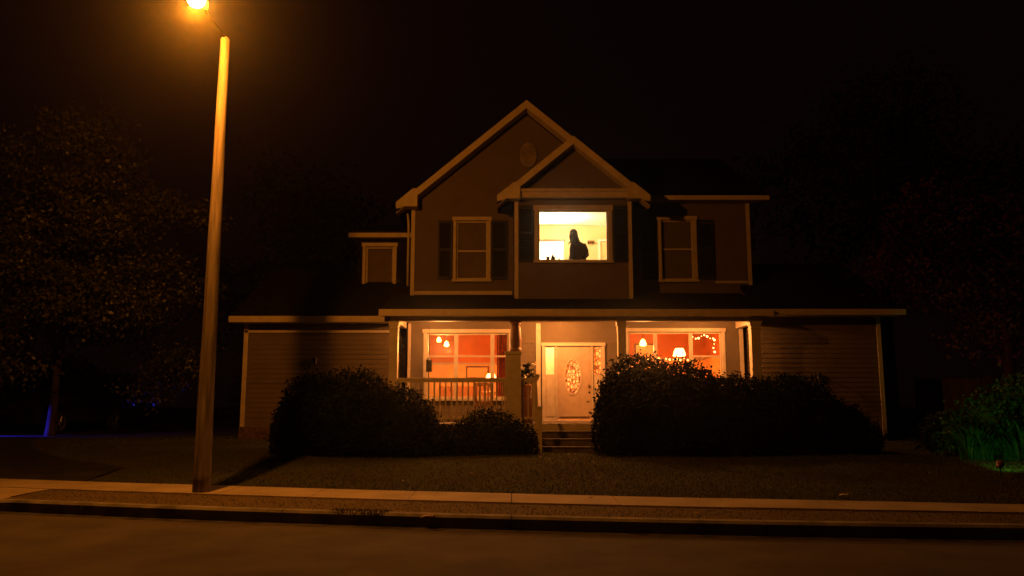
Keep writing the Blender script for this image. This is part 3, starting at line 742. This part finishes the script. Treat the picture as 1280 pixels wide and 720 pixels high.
# ---------------------------------------------------------------- furniture seen through the windows
def pendant(x, y, z, zc, r, label, en, shade='shade', group=None):
    root = empty('pendant_lamp', (x, y, zc), 0, label, 'lamp', group)
    MB().tube([(x, y, zc), (x, y, z + r)], .008, 6).build('cord', 'blackmetal', root)
    MB().lathe([(.02, r), (r * .75, r * .4), (r, -r * .7), (r * .55, -r), (.001, -r * 1.05)], (x, y, z), 16).build('lamp_shade', shade, root, smooth=True)
    light('bulb', 'POINT', (x, y, z - r - .1), en, WARM, .05, root)
def table_lamp(x, y, z, label, en, r=.17, h=.42):
    root = empty('table_lamp', (x, y, z), 0, label, 'lamp')
    MB().lathe([(.001, 0), (.08, .0), (.08, .02), (.02, .05), (.06, .14), (.065, .2), (.02, .28), (.012, .34)], (x, y, z), 16).build('base', 'brass', root, smooth=True)
    MB().lathe([(r * .6, h + .12), (r * .85, h + .02), (r, h - .1)], (x, y, z), 18).build('lamp_shade', 'shade', root, smooth=True)
    light('bulb', 'POINT', (x, y, z + h), en, WARM, .05, root)
def console(x0, x1, y0, y1, z0, z1, label, cat='table', name='side_table', m='wood'):
    root = empty(name, ((x0 + x1) / 2, (y0 + y1) / 2, z0), 0, label, cat)
    MB().box((x0, y0, z1 - .04), (x1, y1, z1)).build('table_top', m, root, bevel=.005)
    for x in (x0 + .03, x1 - .08):
        for y in (y0 + .03, y1 - .08): MB().box((x, y, z0), (x + .05, y + .05, z1 - .04)).build('leg', m, root)
pendant(-2.08, 22.75, 3.32, 3.95, .07, 'small glowing pendant at the upper left corner of the left porch window', 160)
pendant(-1.88, 23.0, 3.22, 3.95, .075, 'taller glowing pendant just right of the corner one in the left porch window', 160)
console(-1.0, -.2, 23.6, 24.0, 1.05, 1.85, 'brown side table seen low in the left porch window')
table_lamp(-.62, 23.8, 1.85, 'table lamp with glowing shade low in the left porch window', 850)
# sofa
sf = empty('sofa', (-1.4, 25.2, 1.05), 0, 'rust brown sofa against the far wall of the left front room', 'sofa')
MB().box((-2.3, 24.8, 1.2), (-.6, 25.6, 1.5)).build('seat', 'sofa', sf, bevel=.05); MB().box((-2.3, 25.45, 1.5), (-.6, 25.75, 2.05)).build('backrest', 'sofa', sf, bevel=.06)
for x in (-2.5, -.6): MB().box((x, 24.8, 1.1), (x + .2, 25.7, 1.75)).build('armrest', 'sofa', sf, bevel=.05)
for x in (-2.25, -.7):
    for y in (24.85, 25.5): MB().box((x, y, 1.05), (x + .06, y + .06, 1.2)).build('leg', 'wood', sf)
# framed picture (plain)
def picture(x0, x1, z0, z1, y, label, m='wood', inner='gold'):
    r = empty('framed_picture', ((x0 + x1) / 2, y, z0), 0, label, 'picture')
    b = MB(); f = .05
    b.box((x0, y - .03, z0), (x0 + f, y, z1)); b.box((x1 - f, y - .03, z0), (x1, y, z1)); b.box((x0 + f, y - .03, z0), (x1 - f, y, z0 + f)); b.box((x0 + f, y - .03, z1 - f), (x1 - f, y, z1)); b.build('frame', m, r)
    MB().box((x0 + f, y - .015, z0 + f), (x1 - f, y - .002, z1 - f)).build('canvas', inner, r)
picture(-1.5, -.75, 2.3, 2.72, 26.17, 'dark framed picture on the pale lower wall behind the left porch window')
MB_ = MB()
dr = MB()
for k in range(28):
    x = -.42 + k * .01; dr.add([(x, 22.22 + .02 * math.sin(k * 1.1), 1.7), (x + .01, 22.22 + .02 * math.sin((k + 1) * 1.1), 1.7), (x + .01, 22.22 + .02 * math.sin((k + 1) * 1.1), 3.5), (x, 22.22 + .02 * math.sin(k * 1.1), 3.5)], [(0, 1, 2, 3)])
tag(dr.build('drape', 'drape'), 'dark red drape hanging at the right side of the left porch window', 'curtain')
# dining room
pendant(3.80, 23.2, 3.27, 3.95, .10, 'glowing pendant at the left of the right porch window', 240)
console(4.3, 5.2, 23.3, 23.8, 1.05, 2.5, 'tall brown sideboard seen through the middle of the right porch window', 'sideboard', 'sideboard')
table_lamp(4.92, 23.55, 2.5, 'round glowing table lamp in the middle of the right porch window', 420, .19, .5)
picture(4.0, 4.7, 2.75, 3.45, 26.17, 'dark framed picture on the red wall behind the right porch window')
# fairy lights round the right pane
fl = empty('fairy_lights', (5.35, 22.2, 3.3), 0, 'garland of tiny warm lights hung inside the right pane of the right porch window', 'string lights')
pts = [(5.02 + .04 * i, 22.19, 3.36 - .05 * math.sin(i * .6)) for i in range(15)] + [(5.60 + .02 * math.sin(i), 22.19, 3.33 - i * .055) for i in range(10)]
MB().tube(pts, .004, 4).build('wire', 'blackmetal', fl)
for i, p in enumerate(pts[::2]): MB().ball((p[0], p[1] - .01, p[2] - .015), .014 + .008 * (i % 3), 8).build('bulb', 'fairy', fl)
# garland of lights on the sill
fl = empty('fairy_lights', (4.1, 22.18, 2.7), 0, 'row of tiny warm lights along the right porch window just above the hedge', 'string lights')
pts = [(3.26 + .05 * i, 22.19, 2.74 + .025 * math.sin(i * 1.3)) for i in range(33)]
MB().tube(pts, .004, 4).build('wire', 'blackmetal', fl)
for i, p in enumerate(pts[::2]): MB().ball((p[0], p[1] - .01, p[2] - .015), .012 + .008 * ((i * 7) % 3), 8).build('bulb', 'fairy', fl)
hs = empty('hall_lamp', (1.0, 22.6, 3.95), 0, 'ceiling lamp in the hall glowing behind the left sidelight', 'lamp')
MB().lathe([(.001, 0), (.1, 0), (.13, -.08), (.08, -.16), (.001, -.18)], (1.0, 22.6, 3.95), 16).build('lamp_shade', 'shade', hs, smooth=True)
light('bulb', 'POINT', (1.0, 22.55, 3.1), 600, (1, .40, .16), .08, hs)
# bedroom lights
cl = empty('ceiling_lamp', (1.6, 23.6, 7.1), 0, 'bright ceiling lamp in the upstairs room above the person', 'lamp')
MB().lathe([(.001, 0), (.17, 0), (.16, -.05), (.001, -.075)], (1.6, 23.6, 7.1), 20).build('lamp_shade', emit('white_glow', (1, .8, .45), 20), cl, smooth=True)
light('bulb', 'POINT', (1.6, 23.6, 6.80), 105, (1, .74, .42), .1, cl)
fl_ = empty('floor_lamp', (.50, 23.9, 4.62), 0, 'floor lamp hidden low behind the left side of the lit upstairs window', 'lamp')
MB().lathe([(.001, 0), (.14, 0), (.14, .02), (.015, .03), (.015, .62)], (.50, 23.9, 4.62), 14).build('stand', 'brass', fl_); MB().lathe([(.10, .80), (.17, .58)], (.50, 23.9, 4.62), 16).build('lamp_shade', 'shade', fl_)
light('bulb', 'POINT', (.50, 23.9, 5.34), 680, (1, .78, .46), .08, fl_)
wb = empty('wardrobe', (1.15, 24.65, 4.62), 0, 'pale wardrobe against the back wall left of the person in the upstairs window', 'wardrobe')
MB().box((.70, 24.42, 4.62), (1.62, 24.88, 6.52)).build('carcass', 'white', wb, bevel=.01); MB().box((.67, 24.39, 6.52), (1.65, 24.88, 6.56)).build('top', 'wood', wb)
for x in (.73, 1.17): MB().box((x, 24.395, 4.72), (x + .42, 24.418, 6.48)).build('door', 'white', wb, bevel=.005)
b = MB(); b.box((2.72, 24.85, 4.62), (2.79, 24.895, 6.66)); b.box((2.79, 24.85, 6.60), (3.17, 24.895, 6.66)); ORG[0] = Vector((1.8, 22, GZ)); b.build('bedroom_door_casing', 'white', house)
ws = empty('wall_shelf', (2.49, 24.8, 6.55), 0, 'short dark shelf on the cream wall right of the person in the upstairs window', 'shelf')
MB().box((2.38, 24.70, 6.55), (2.60, 24.89, 6.59)).build('board', 'wood', ws)
for x in (2.41, 2.55): MB().prism_x([(24.78, 6.55), (24.89, 6.55), (24.89, 6.50)], x, x + .02).build('bracket', 'blackmetal', ws)
ds = empty('desk', (1.4, 21.75, 4.62), 0, 'brown desk right behind the lit upstairs window', 'desk')
MB().box((.5, 21.5, 5.37), (1.75, 21.95, 5.405)).build('desk_top', 'wood', ds)
for x in (.52, 1.69):
    for y in (21.52, 21.89): MB().box((x, y, 4.62), (x + .04, y + .04, 5.37)).build('leg', 'wood', ds)
# little things on the desk
sp = empty('succulent', (1.13, 21.7, 5.405), 0, 'small spiky potted plant silhouetted at lower left of the lit upstairs window', 'plant')
MB().lathe([(.001, 0), (.05, 0), (.065, .06), (.06, .06)], (1.13, 21.7, 5.405), 14).build('pot', 'wood', sp, smooth=True)
b = MB(); rg = random.Random(4)
for i in range(26):
    a = rg.uniform(0, 6.28); t = rg.uniform(0, 1.2); d_ = Vector((math.cos(a) * math.sin(t), math.sin(a) * math.sin(t), math.cos(t))); L = rg.uniform(.09, .16) if i else .24
    b.tube([(1.13, 21.7, 5.455), Vector((1.13, 21.7, 5.455)) + d_ * L], [.016, .003], 5)
b.build('leaves', 'hedge', sp)
cp = MB().lathe([(.001, 0), (.035, 0), (.05, .11), (.044, .11), (.03, .01)], (.99, 21.72, 5.405), 16); cp.tube([(.95, 21.72, 5.40), (.925, 21.72, 5.455), (.93, 21.72, 5.355), (.955, 21.72, 5.35)], .007, 6)
tag(cp.build('mug', 'wood', smooth=True), 'dark mug left of the spiky plant in the lit upstairs window', 'mug')
bt = MB().lathe([(.001, 0), (.016, 0), (.018, .05), (.008, .065), (.008, .085), (.001, .085)], (1.30, 21.72, 5.405), 12)
tag(bt.build('bottle', 'wood', smooth=True), 'tiny bottle right of the spiky plant in the lit upstairs window', 'bottle')

# ---------------------------------------------------------------- person
def skin_mesh(name, pts, edges, rad, m, parent, root=0, sub=1):
    me = bpy.data.meshes.new(name); o0 = ORG[0]
    me.from_pydata([Vector(p) - o0 for p in pts], edges, []); me.materials.append(M[m])
    o = bpy.data.objects.new(name, me); COL.objects.link(o); o.parent = parent

    o.modifiers.new('s', 'SKIN').use_smooth_shade = True
    for i, r in enumerate(rad):
        r = r if isinstance(r, tuple) else (r, r); me.skin_vertices[0].data[i].radius = r; me.skin_vertices[0].data[i].use_root = (i == root)
    s_ = o.modifiers.new('u', 'SUBSURF'); s_.levels = sub; s_.render_levels = sub
    return o
PX, PY, PZ = 1.86, 22.25, 4.62
per = empty('person', (PX, PY, PZ), 0, 'person with long dark hair in a dark sweater, silhouetted in the bright upstairs window', 'person')
def W(x, y, z): return (PX + x, PY + y, PZ + z)
SH = ((-.12, -.04, 1.36), (.15, .03, 1.32)); EL = ((-.165, -.08, 1.06), (.235, .0, 1.05)); WR = ((-.24, -.36, .87), (.10, -.28, .87))
P = []; E = []; Rr = []
def a(p, r, par=None):
    P.append(W(*p)); Rr.append(r)
    if par is not None: E.append((par, len(P) - 1))
    return len(P) - 1
pel = a((.03, .02, .93), (.13, .10)); wa = a((.03, .03, 1.08), (.10, .07), pel); chs = a((.0, .02, 1.25), (.10, .07), wa); nb = a((-.05, .0, 1.38), (.075, .06), chs)
nk = a((-.10, -.06, 1.50), .055, nb); h1 = a((-.125, -.075, 1.57), (.068, .075), nk); h2 = a((-.13, -.08, 1.65), (.08, .092), h1); h3 = a((-.128, -.075, 1.715), (.072, .082), h2); a((-.128, -.075, 1.745), (.045, .05), h3)
for s_, sh_, el, wr in ((-1, SH[0], EL[0], WR[0]), (1, SH[1], EL[1], WR[1])):
    sh = a(sh_, .062, nb); e = a(el, .045, sh); w = a(wr, .030, e)
    dd = (Vector(wr) - Vector(el)).normalized(); up = Vector((0, 0, 1)); sd = dd.cross(up).normalized()
    hnd = a(tuple(Vector(wr) + dd * .05), (.036, .02), w)
    for k, ln in enumerate((.065, .078, .072, .055)):
        b0 = Vector(wr) + dd * .085 + sd * (.026 - k * .0175)
        k1 = a(tuple(b0), .0095, hnd); k2 = a(tuple(b0 + dd * ln * .5 - up * .012), .0085, k1); a(tuple(b0 + dd * ln * .8 - up * .035), .007, k2)
    t1 = a(tuple(Vector(wr) + dd * .04 + sd * .038), .010, hnd); a(tuple(Vector(wr) + dd * .075 + sd * .055), .0085, t1)
for s_ in (-1, 1):
    hp = a((.03 + .09 * s_, .02, .86), .095, pel); kn = a((.03 + .10 * s_, 0, .47), .062, hp); an = a((.03 + .10 * s_, .03, .09), .042, kn); a((.02 + .11 * s_, -.13, .035), .035, an)
skin_mesh('body', P, E, Rr, 'skin', per, 0, 2)
sw = MB(); SG = 24
RG = [(.03, .02, .80, .20, .15), (.03, .02, .95, .205, .155), (.025, .01, 1.10, .215, .15), (.015, 0, 1.22, .225, .15), (.005, -.01, 1.31, .215, .14), (-.02, -.02, 1.385, .175, .12), (-.05, -.04, 1.43, .11, .10), (-.085, -.05, 1.475, .075, .075)]
for (x_, y_, z_, rx_, ry_) in RG:
    for k in range(SG):
        an = 2 * math.pi * k / SG; sw.v.append(W(x_ + rx_ * math.cos(an), y_ + ry_ * math.sin(an), z_ + .012 * math.sin(3 * an + z_ * 9)))
for i_ in range(len(RG) - 1):
    for k in range(SG):
        p = i_ * SG + k; q = i_ * SG + (k + 1) % SG; sw.f.append((p, q, q + SG, p + SG))
for k_ in (0, 1):
    A, B, C = Vector(SH[k_]), Vector(EL[k_]), Vector(WR[k_]); g_ = 1.0 if k_ == 0 else 1.15
    m0 = A.lerp(B, .5) + Vector((.02 * (2 * k_ - 1), 0, 0))
    sw.tube([W(*(A + (Vector((0, 0, 1.3)) - A) * .35)), W(*A), W(*m0), W(*B), W(*B.lerp(C, .5)), W(*C)], [.075, .09 * g_, .078 * g_, .072 * g_, .058, .046], 14)
sw.build('sweater', 'sweater', per, smooth=True)
P = [W(.03, .02, .93)]; E = []; Rr = [(.165, .13)]
for s_ in (-1, 1):
    k = len(P); P += [W(.03 + .09 * s_, .02, .84), W(.03 + .10 * s_, 0, .47), W(.03 + .10 * s_, .03, .10)]; E += [(0, k), (k, k + 1), (k + 1, k + 2)]; Rr += [.108, .078, .06]
skin_mesh('trousers', P, E, Rr, 'trousers', per, 0, 2)
# hair: cap over the skull and a fall down the neck and shoulders, ragged ends
hb = MB(); N = 22; SG = 24; rg = random.Random(5)
for i in range(N + 1):
    t = i / N
    cx_, cy_, z_ = -.122 + .075 * max(0, t - .35) * 1.4, -.065 + .06 * max(0, t - .3), 1.792 - .56 * t
    rr = (.118 * math.sqrt(max(.0001, 1 - (1 - t / .26) ** 2)) if t < .26 else .118 + .02 * math.sin((t - .26) * 6)) * (1 + .03 * math.sin(i * 2.1))
    if t > .8: rr *= 1 - (t - .8) * 1.6
    for k in range(SG):
        an = 2 * math.pi * k / SG; q = 1 + .05 * math.sin(k * 5.0 + i * .4)
        face = max(0, math.cos(an - math.radians(215))) if .2 < t < .62 else 0    # opening at the face
        hb.v.append(W(cx_ + (rr * q * (1 - .18 * face ** 2)) * math.cos(an), cy_ + (rr * q * (1 - .18 * face ** 2)) * math.sin(an), z_ + (rg.uniform(-.03, .02) if i == N else 0)))
for i in range(N):
    for k in range(SG):
        p = i * SG + k; q = i * SG + (k + 1) % SG; hb.f.append((p, q, q + SG, p + SG))
for (p0, p1, p2, q_) in (((-.21, -.10, 1.42), (-.255, -.12, 1.37), (-.275, -.13, 1.31), .022), ((-.02, -.02, 1.50), (.05, .0, 1.44), (.09, .02, 1.36), .03), ((-.05, .02, 1.62), (.0, .03, 1.56), (.03, .03, 1.48), .022), ((-.20, -.11, 1.60), (-.235, -.13, 1.53), (-.225, -.12, 1.45), .02)):
    hb.tube([W(*p0), W(*p1), W(*p2)], [q_, q_ * .9, .004], 8)
hb.build('hair', 'hair', per, smooth=True)
# face details
fb = MB(); fb.tube([W(-.195, -.135, 1.655), W(-.215, -.15, 1.618), W(-.195, -.135, 1.612)], [.008, .013, .009], 6); fb.build('nose', 'skin', per, smooth=True)
for dy in (-.035, .03): MB().ball(W(-.185 - dy * .8, -.135 + dy * .6, 1.66), .012, 8).build('eye', 'white', per, smooth=True)
MB().tube([W(-.175, -.145, 1.578), W(-.19, -.135, 1.577), W(-.2, -.115, 1.578)], .006, 5).build('mouth', 'plastic', per)
MB().ball(W(-.07, -.145, 1.64), .022, 8).build('ear', 'skin', per, smooth=True)

# ---------------------------------------------------------------- things on the porch
pl = empty('flower_pot', (.30, 20.6, FL), 0, 'potted plant with pale flowers on the porch right of the pedestal post', 'plant')
MB().lathe([(.001, 0), (.13, 0), (.17, .30), (.19, .30), (.19, .35), (.155, .35), (.15, .32), (.001, .32)], (.32, 20.6, FL + .62), 18).build('pot', 'terracotta', pl, smooth=True)
MB().box((.12, 20.4, FL), (.52, 20.8, FL + .62)).build('plant_stand', 'wood', pl, bevel=.01)
fo = MB(); rg = random.Random(8)
for i in range(420):
    a = rg.uniform(0, 6.28); t = rg.uniform(0, 1.9); r = rg.uniform(.1, .30)
    leaf_quad(fo.v, fo.f, Vector((.34 + r * math.sin(t) * math.cos(a), 20.6 + r * math.sin(t) * math.sin(a), FL + 1.08 + r * math.cos(t) * 1.3)), .10, rg)
fo.build('foliage', 'darkleaf', pl)
for i in range(9):
    a = i * 2.4; r = .17 + .05 * (i % 3); c = Vector((.32 + r * math.cos(a), 20.55 - abs(r * math.sin(a)) * .9, FL + 1.05 + .055 * i)); q = MB()
    for k in range(6): leaf_quad(q.v, q.f, c, .075, rg)
    q.build('flower', 'petal', pl)
ch = empty('porch_chair', (-.75, 21.2, FL), 0, 'dark slatted chair on the porch in front of the left window', 'chair')
b = MB(); b.box((-1.0, 20.95, FL + .42), (-.5, 21.45, FL + .46)); b.build('seat', 'wood', ch, bevel=.01)
b = MB(); b.box((-1.0, 21.43, FL + .95), (-.5, 21.46, FL + 1.03)); b.box((-1.0, 21.43, FL + .5), (-.5, 21.46, FL + .55))
for k in range(5): b.box((-.97 + k * .105, 21.43, FL + .55), (-.93 + k * .105, 21.455, FL + .95))
b.build('backrest', 'wood', ch)
for x in (-1.0, -.54):
    for y in (20.95, 21.42): MB().box((x, y, FL), (x + .04, y + .04, FL + (.42 if y < 21 else .95))).build('leg', 'wood', ch)
for x in (-1.02, -.53): MB().box((x, 20.93, FL + .64), (x + .05, 21.45, FL + .67)).build('armrest', 'wood', ch)
ln = empty('hanging_lantern', (-2.12, 20.5, 3.74), 0, 'small dark lantern hanging in front of the left window near the porch corner', 'lantern')
MB().tube([(-2.12, 20.5, 3.74), (-2.12, 20.5, 2.70)], .005, 5).build('chain', 'blackmetal', ln)
MB().lathe([(.001, .14), (.02, .12), (.085, .05), (.075, .04), (.075, -.22), (.09, -.24), (.001, -.25)], (-2.12, 20.5, 2.56), 8).build('lantern_body', 'blackmetal', ln)

# ---------------------------------------------------------------- street lamp
LX, LY, LZ = -4.79, 11.50, 7.62; PBX, PBY = -4.85, 12.80
sl = empty('street_lamp', (PBX, PBY, .14), 0, 'tall wooden pole with an orange street lamp glowing at the top', 'street lamp')
n = 24; pp = [(PBX + .003 * math.sin(i * .9), PBY + .003 * math.cos(i * .7), .10 + (7.62 - .10) * i / n) for i in range(n + 1)]
MB().tube(pp + [(PBX, PBY, 7.66)], [.135 - .06 * i / n for i in range(n + 1)] + [.045], 20).build('pole', 'pole', sl, smooth=True)
MB().tube([(PBX, PBY, 7.63), (PBX - .004, PBY - .12, 7.67), (PBX - .02, PBY - .6, 7.68), (LX, LY + .28, LZ + .02)], [.020, .017, .016, .018], 10).build('arm', 'dull', sl, smooth=True)
# cobra head: flattened tapered body along -y
b = MB(); prof = [(.30, .03, .03), (.20, .07, .055), (.05, .13, .08), (-.10, .16, .09), (-.25, .15, .08), (-.36, .09, .05), (-.40, .02, .015)]; seg = 16
for dy, rx, rz in prof:
    for k in range(seg):
        a = 2 * math.pi * k / seg; zz = math.sin(a) * rz; b.v.append((LX + rx * math.cos(a), LY + dy, LZ + .03 + (zz if zz > 0 else zz * .45)))
for i in range(len(prof) - 1):
    for k in range(seg):
        p = i * seg + k; q = i * seg + (k + 1) % seg; b.f.append((p, q, q + seg, p + seg))
hdm = b.build('lamp_head', 'metal', sl, smooth=True)
b = MB(); b.lathe([(.125, .0), (.12, -.05), (.085, -.10), (.001, -.125)], (LX, LY - .1, LZ - .01), 18); b.build('glass_bowl', 'street', hdm, smooth=True)
SOD = (1.0, .262, .010)
light('sodium_bulb', 'POINT', (LX, LY - .1, LZ - .18), 1380, SOD, .045, sl)

# ---------------------------------------------------------------- garden spotlights
def spot(x, y, target, col, glow, en, label, ang=60, cord=None, head='blackmetal'):
    z = H(x, y); root = empty('garden_spotlight', (x, y, z), 0, label, 'spotlight')
    d = (Vector(target) - Vector((x, y, z + .22))).normalized(); c = Vector((x, y, z + .22))
    MB().tube([(x, y, z - .05), (x, y, z + .16)], [.008, .014], 8).build('stake', 'blackmetal', root)
    b = MB().tube([c - d * .09, c - d * .06, c + d * .05, c + d * .055], [.025, .05, .062, .068], 14, cap=False)
    b.tube([c - d * .092, c - d * .088], .026, 14); b.tube([c - d * .02, c - d * .015], .045, 14); b.build('lamp_head', head, root, smooth=True)
    MB().tube([c + d * .02, c + d * .025], .055, 14).build('lens', glow, root)
    MB().tube([(x - .05, y, z + .14), (x - .06, y, z + .22), (x + .06, y, z + .22), (x + .05, y, z + .14)], .007, 6).build('bracket', 'blackmetal', root)
    if cord: MB().tube([(cx_, cy_, H(cx_, cy_) + .06) for cx_, cy_ in cord], .012, 6).build('cord', 'plastic', root)
    l = light('bulb', 'SPOT', tuple(c + d * .06), en, col, .03, root); l.data.spot_size = R(ang); l.data.spot_blend = .6; aim(l, target, c)
spot(8.42, 14.1, (11.0, 17.4, 1.5), (.30, 1, .16), 'greenglow', 70, 'small spotlight with a cord on the lawn at the right edge, aimed at plants', 62, [(8.42, 14.12), (8.6, 14.05), (9.0, 14.1), (9.5, 14.0), (10.2, 14.1)], 'plastic')
spot(-15.2, 21.6, (-13.1, 22.5, .75), (.03, .03, 1), 'blueglow', 1500, 'small blue spotlight on the ground beyond the left frame edge', 36)
spot(11.9, 19.6, (13.2, 21.3, 5.5), (1, .04, .35), 'pinkglow', 22, 'small pink spotlight below the reddish tree at right', 80)

# ---------------------------------------------------------------- parked car
car = empty('parked_car', (0, 0, 0), 0, 'dark parked car in the unlit driveway behind the blue-lit trunk', 'car')
ORG[0] = Vector((0, 0, 0))
prof = [(-2.2, .32), (-2.25, .62), (-2.1, .88), (-1.2, .98), (-.55, 1.40), (.75, 1.44), (1.55, 1.05), (2.1, .98), (2.2, .60), (2.15, .32)]
b = MB(); NP = len(prof)
for (x, ins) in ((-.86, 1.0), (-.90, 1), (.90, 1), (.86, 1)):
    for (y, z) in prof:
        xx = x * (1 if z < 1.0 else .80); b.v.append((xx, y, z))
for i in range(3):
    for k in range(NP):
        p = i * NP + k; q = i * NP + (k + 1) % NP; b.f.append((p, q, q + NP, p + NP))
b.f.append(tuple(range(NP))); b.f.append(tuple(3 * NP + k for k in range(NP))[::-1])
b.build('body', 'carpaint', car, bevel=.05)
for s_ in (-1, 1):
    b = MB(); X = s_ * .86
    b.add([(X * 1.03, -1.05, 1.0), (X * .86, -.52, 1.33), (X * .86, .70, 1.37), (X * 1.03, 1.35, 1.02)], [(0, 1, 2, 3)]); b.build('side_window', 'carglass', car)
    MB().box((s_ * .55 - .15, -2.27, .62), (s_ * .55 + .15, -2.2, .75)).build('headlight', 'carglass', car, bevel=.01)
    MB().box((s_ * .95 - .08, -.9, 1.0), (s_ * .95 + .08, -.75, 1.12)).build('mirror', 'carpaint', car, bevel=.02)
    for y in (-1.35, 1.35):
        w = MB().lathe([(.20, -.1), (.30, -.11), (.33, -.08), (.33, .08), (.30, .11), (.20, .1)], (s_ * .84, y, .33), 28, 'x').build('wheel', 'tyre', car, smooth=True)
        r_ = MB().lathe([(.20, 0), (.215, .01), (.22, .035), (.20, .03)], (s_ * .84 + s_ * .075, y, .33), 24, 'x')
        for k in range(5):
            a = k * 2 * math.pi / 5; r_.tube([(s_ * .93, y, .33), (s_ * .93, y + .20 * math.cos(a), .33 + .20 * math.sin(a))], [.035, .022], 6)
        r_.build('rim', 'rim', w)
car.location = (-14.35, 25.9, .61); car.rotation_euler = (0, 0, R(-8))

# ---------------------------------------------------------------- fence at right
fc = empty('wooden_fence', (12, 22.5, .6), 0, 'dark wooden board fence right of the house behind the plants', 'fence')
b = MB(); x = 11.3
while x < 17.2:
    b.box((x, 22.5, .55), (x + .135, 22.52, 2.2 + random.uniform(-.01, .01))); x += .14
b.build('boards', 'fence', fc)
for x in (11.3, 13.3, 15.3, 17.15): MB().box((x, 22.53, .5), (x + .1, 22.63, 2.28)).build('post', 'fence', fc)
for z in (.85, 1.9): MB().box((11.3, 22.525, z), (17.25, 22.56, z + .09)).build('rail', 'fence', fc)

# ---------------------------------------------------------------- litter and leaves
def fallen(x, y, z, s_, label, m='fallen', cat='leaf', name='fallen_leaf', group=None, rot=0):
    b = MB(); pts = [(-.5, 0, 0), (-.25, .28, .10), (.1, .33, .05), (.5, .05, .16), (.15, -.30, .06), (-.2, -.27, .12)]
    c, s2 = math.cos(rot), math.sin(rot); v = [(x + s_ * (a * c - q * s2), y + s_ * (a * s2 + q * c), z + s_ * h) for a, q, h in pts]
    v += [(a, q, h + .004) for a, q, h in v]
    b.add(v, [(5, 4, 3, 2, 1, 0), (6, 7, 8, 9, 10, 11)] + [(i, (i + 1) % 6, 6 + (i + 1) % 6, 6 + i) for i in range(6)])
    tag(b.build(name, m), label, cat, group)
fallen(4.85, 12.0, .2, .15, 'pale crumpled scrap on the lawn edge right of centre', 'paper', 'litter', 'paper_scrap')
fallen(1.15, 12.0, .172, .09, 'small brown leaf on the sidewalk below the front steps', rot=1)
fallen(2.32, 10.35, .16, .10, 'small dry leaf on the kerb right of centre', rot=2)
fallen(-1.05, 10.34, .12, .22, 'light dead leaf hanging over the kerb left of centre', 'fallen', rot=.4)
fallen(-.75, 15.2, H(-.75, 15.2) + .03, .10, 'tiny pale leaf on the lawn below the low bush', rot=.4)
fallen(-1.9, 14.3, H(-1.9, 14.3) + .03, .09, 'tiny pale leaf on the lawn left of the low bush', rot=1.4)
# clump of weeds leaning over the kerb
b = MB(); rg = random.Random(3)
for i in range(420):
    x = rg.uniform(-2.35, -1.6); y = kerbY(x) - rg.uniform(-.10, .16); z = .15; a = rg.uniform(0, 6.28)
    b.add([(x - .008, y, z - .02), (x + .008, y, z - .02), (x + rg.uniform(-.05, .05), y - rg.uniform(0, .06), z + rg.uniform(.0, .05))], [(0, 1, 2)])
tag(b.build('kerb_weeds', 'drygrass'), 'clump of weeds creeping over the kerb left of centre', 'weeds')

# ---------------------------------------------------------------- haze volume, added partly to imitate lens bloom round the lamp
hz = MB().box((-152, -92, -1.1), (152, 152, 17.5)).build('haze', 'ground')
m = bpy.data.materials.new('haze'); m.use_nodes = True; nn = m.node_tree.nodes; nn.clear()
o = nn.new('ShaderNodeOutputMaterial'); v = nn.new('ShaderNodeVolumePrincipled')
v.inputs['Color'].default_value = (.95, .9, .85, 1); v.inputs['Density'].default_value = .0010; v.inputs['Anisotropy'].default_value = .95
m.node_tree.links.new(v.outputs[0], o.inputs['Volume']); hz.data.materials[0] = m; hz['kind'] = 'stuff'; hz['label'] = 'thin night haze added for the street lamp glow, partly imitating lens bloom'

# ---------------------------------------------------------------- world, camera
w = bpy.data.worlds.new('World'); sc.world = w; w.use_nodes = True
nt = w.node_tree; bg = nt.nodes['Background']
sk = nt.nodes.new('ShaderNodeTexSky'); sk.sky_type = 'NISHITA'; sk.sun_disc = False; sk.sun_elevation = R(-4); sk.sun_rotation = R(200)
hs_ = nt.nodes.new('ShaderNodeMix'); hs_.data_type = 'RGBA'; hs_.inputs[0].default_value = .88; hs_.inputs[7].default_value = (.0040, .0012, .0010, 1)
sc_ = nt.nodes.new('ShaderNodeVectorMath'); sc_.operation = 'SCALE'; sc_.inputs['Scale'].default_value = .02
nt.links.new(sk.outputs[0], sc_.inputs[0]); nt.links.new(sc_.outputs[0], hs_.inputs[6]); nt.links.new(hs_.outputs[2], bg.inputs['Color']); bg.inputs['Strength'].default_value = .6

cam = bpy.data.cameras.new('camera'); co = bpy.data.objects.new('camera', cam); COL.objects.link(co); sc.camera = co
co.location = (0, 0, 1.55); co.rotation_euler = (R(90 + 8.13), 0, 0); cam.sensor_width = 36; cam.lens = 28.125; cam.clip_end = 500; cam.clip_start = .1
sc.view_settings.view_transform = 'Standard'; sc.view_settings.look = 'None'; sc.view_settings.exposure = 0; sc.view_settings.gamma = 1
sc.render.engine = 'CYCLES'
cy = sc.cycles; cy.use_denoising = True; cy.max_bounces = 6; cy.transparent_max_bounces = 12; cy.volume_bounces = 0; cy.sample_clamp_indirect = 4
try: cy.denoiser = 'OPENIMAGEDENOISE'
except Exception: pass
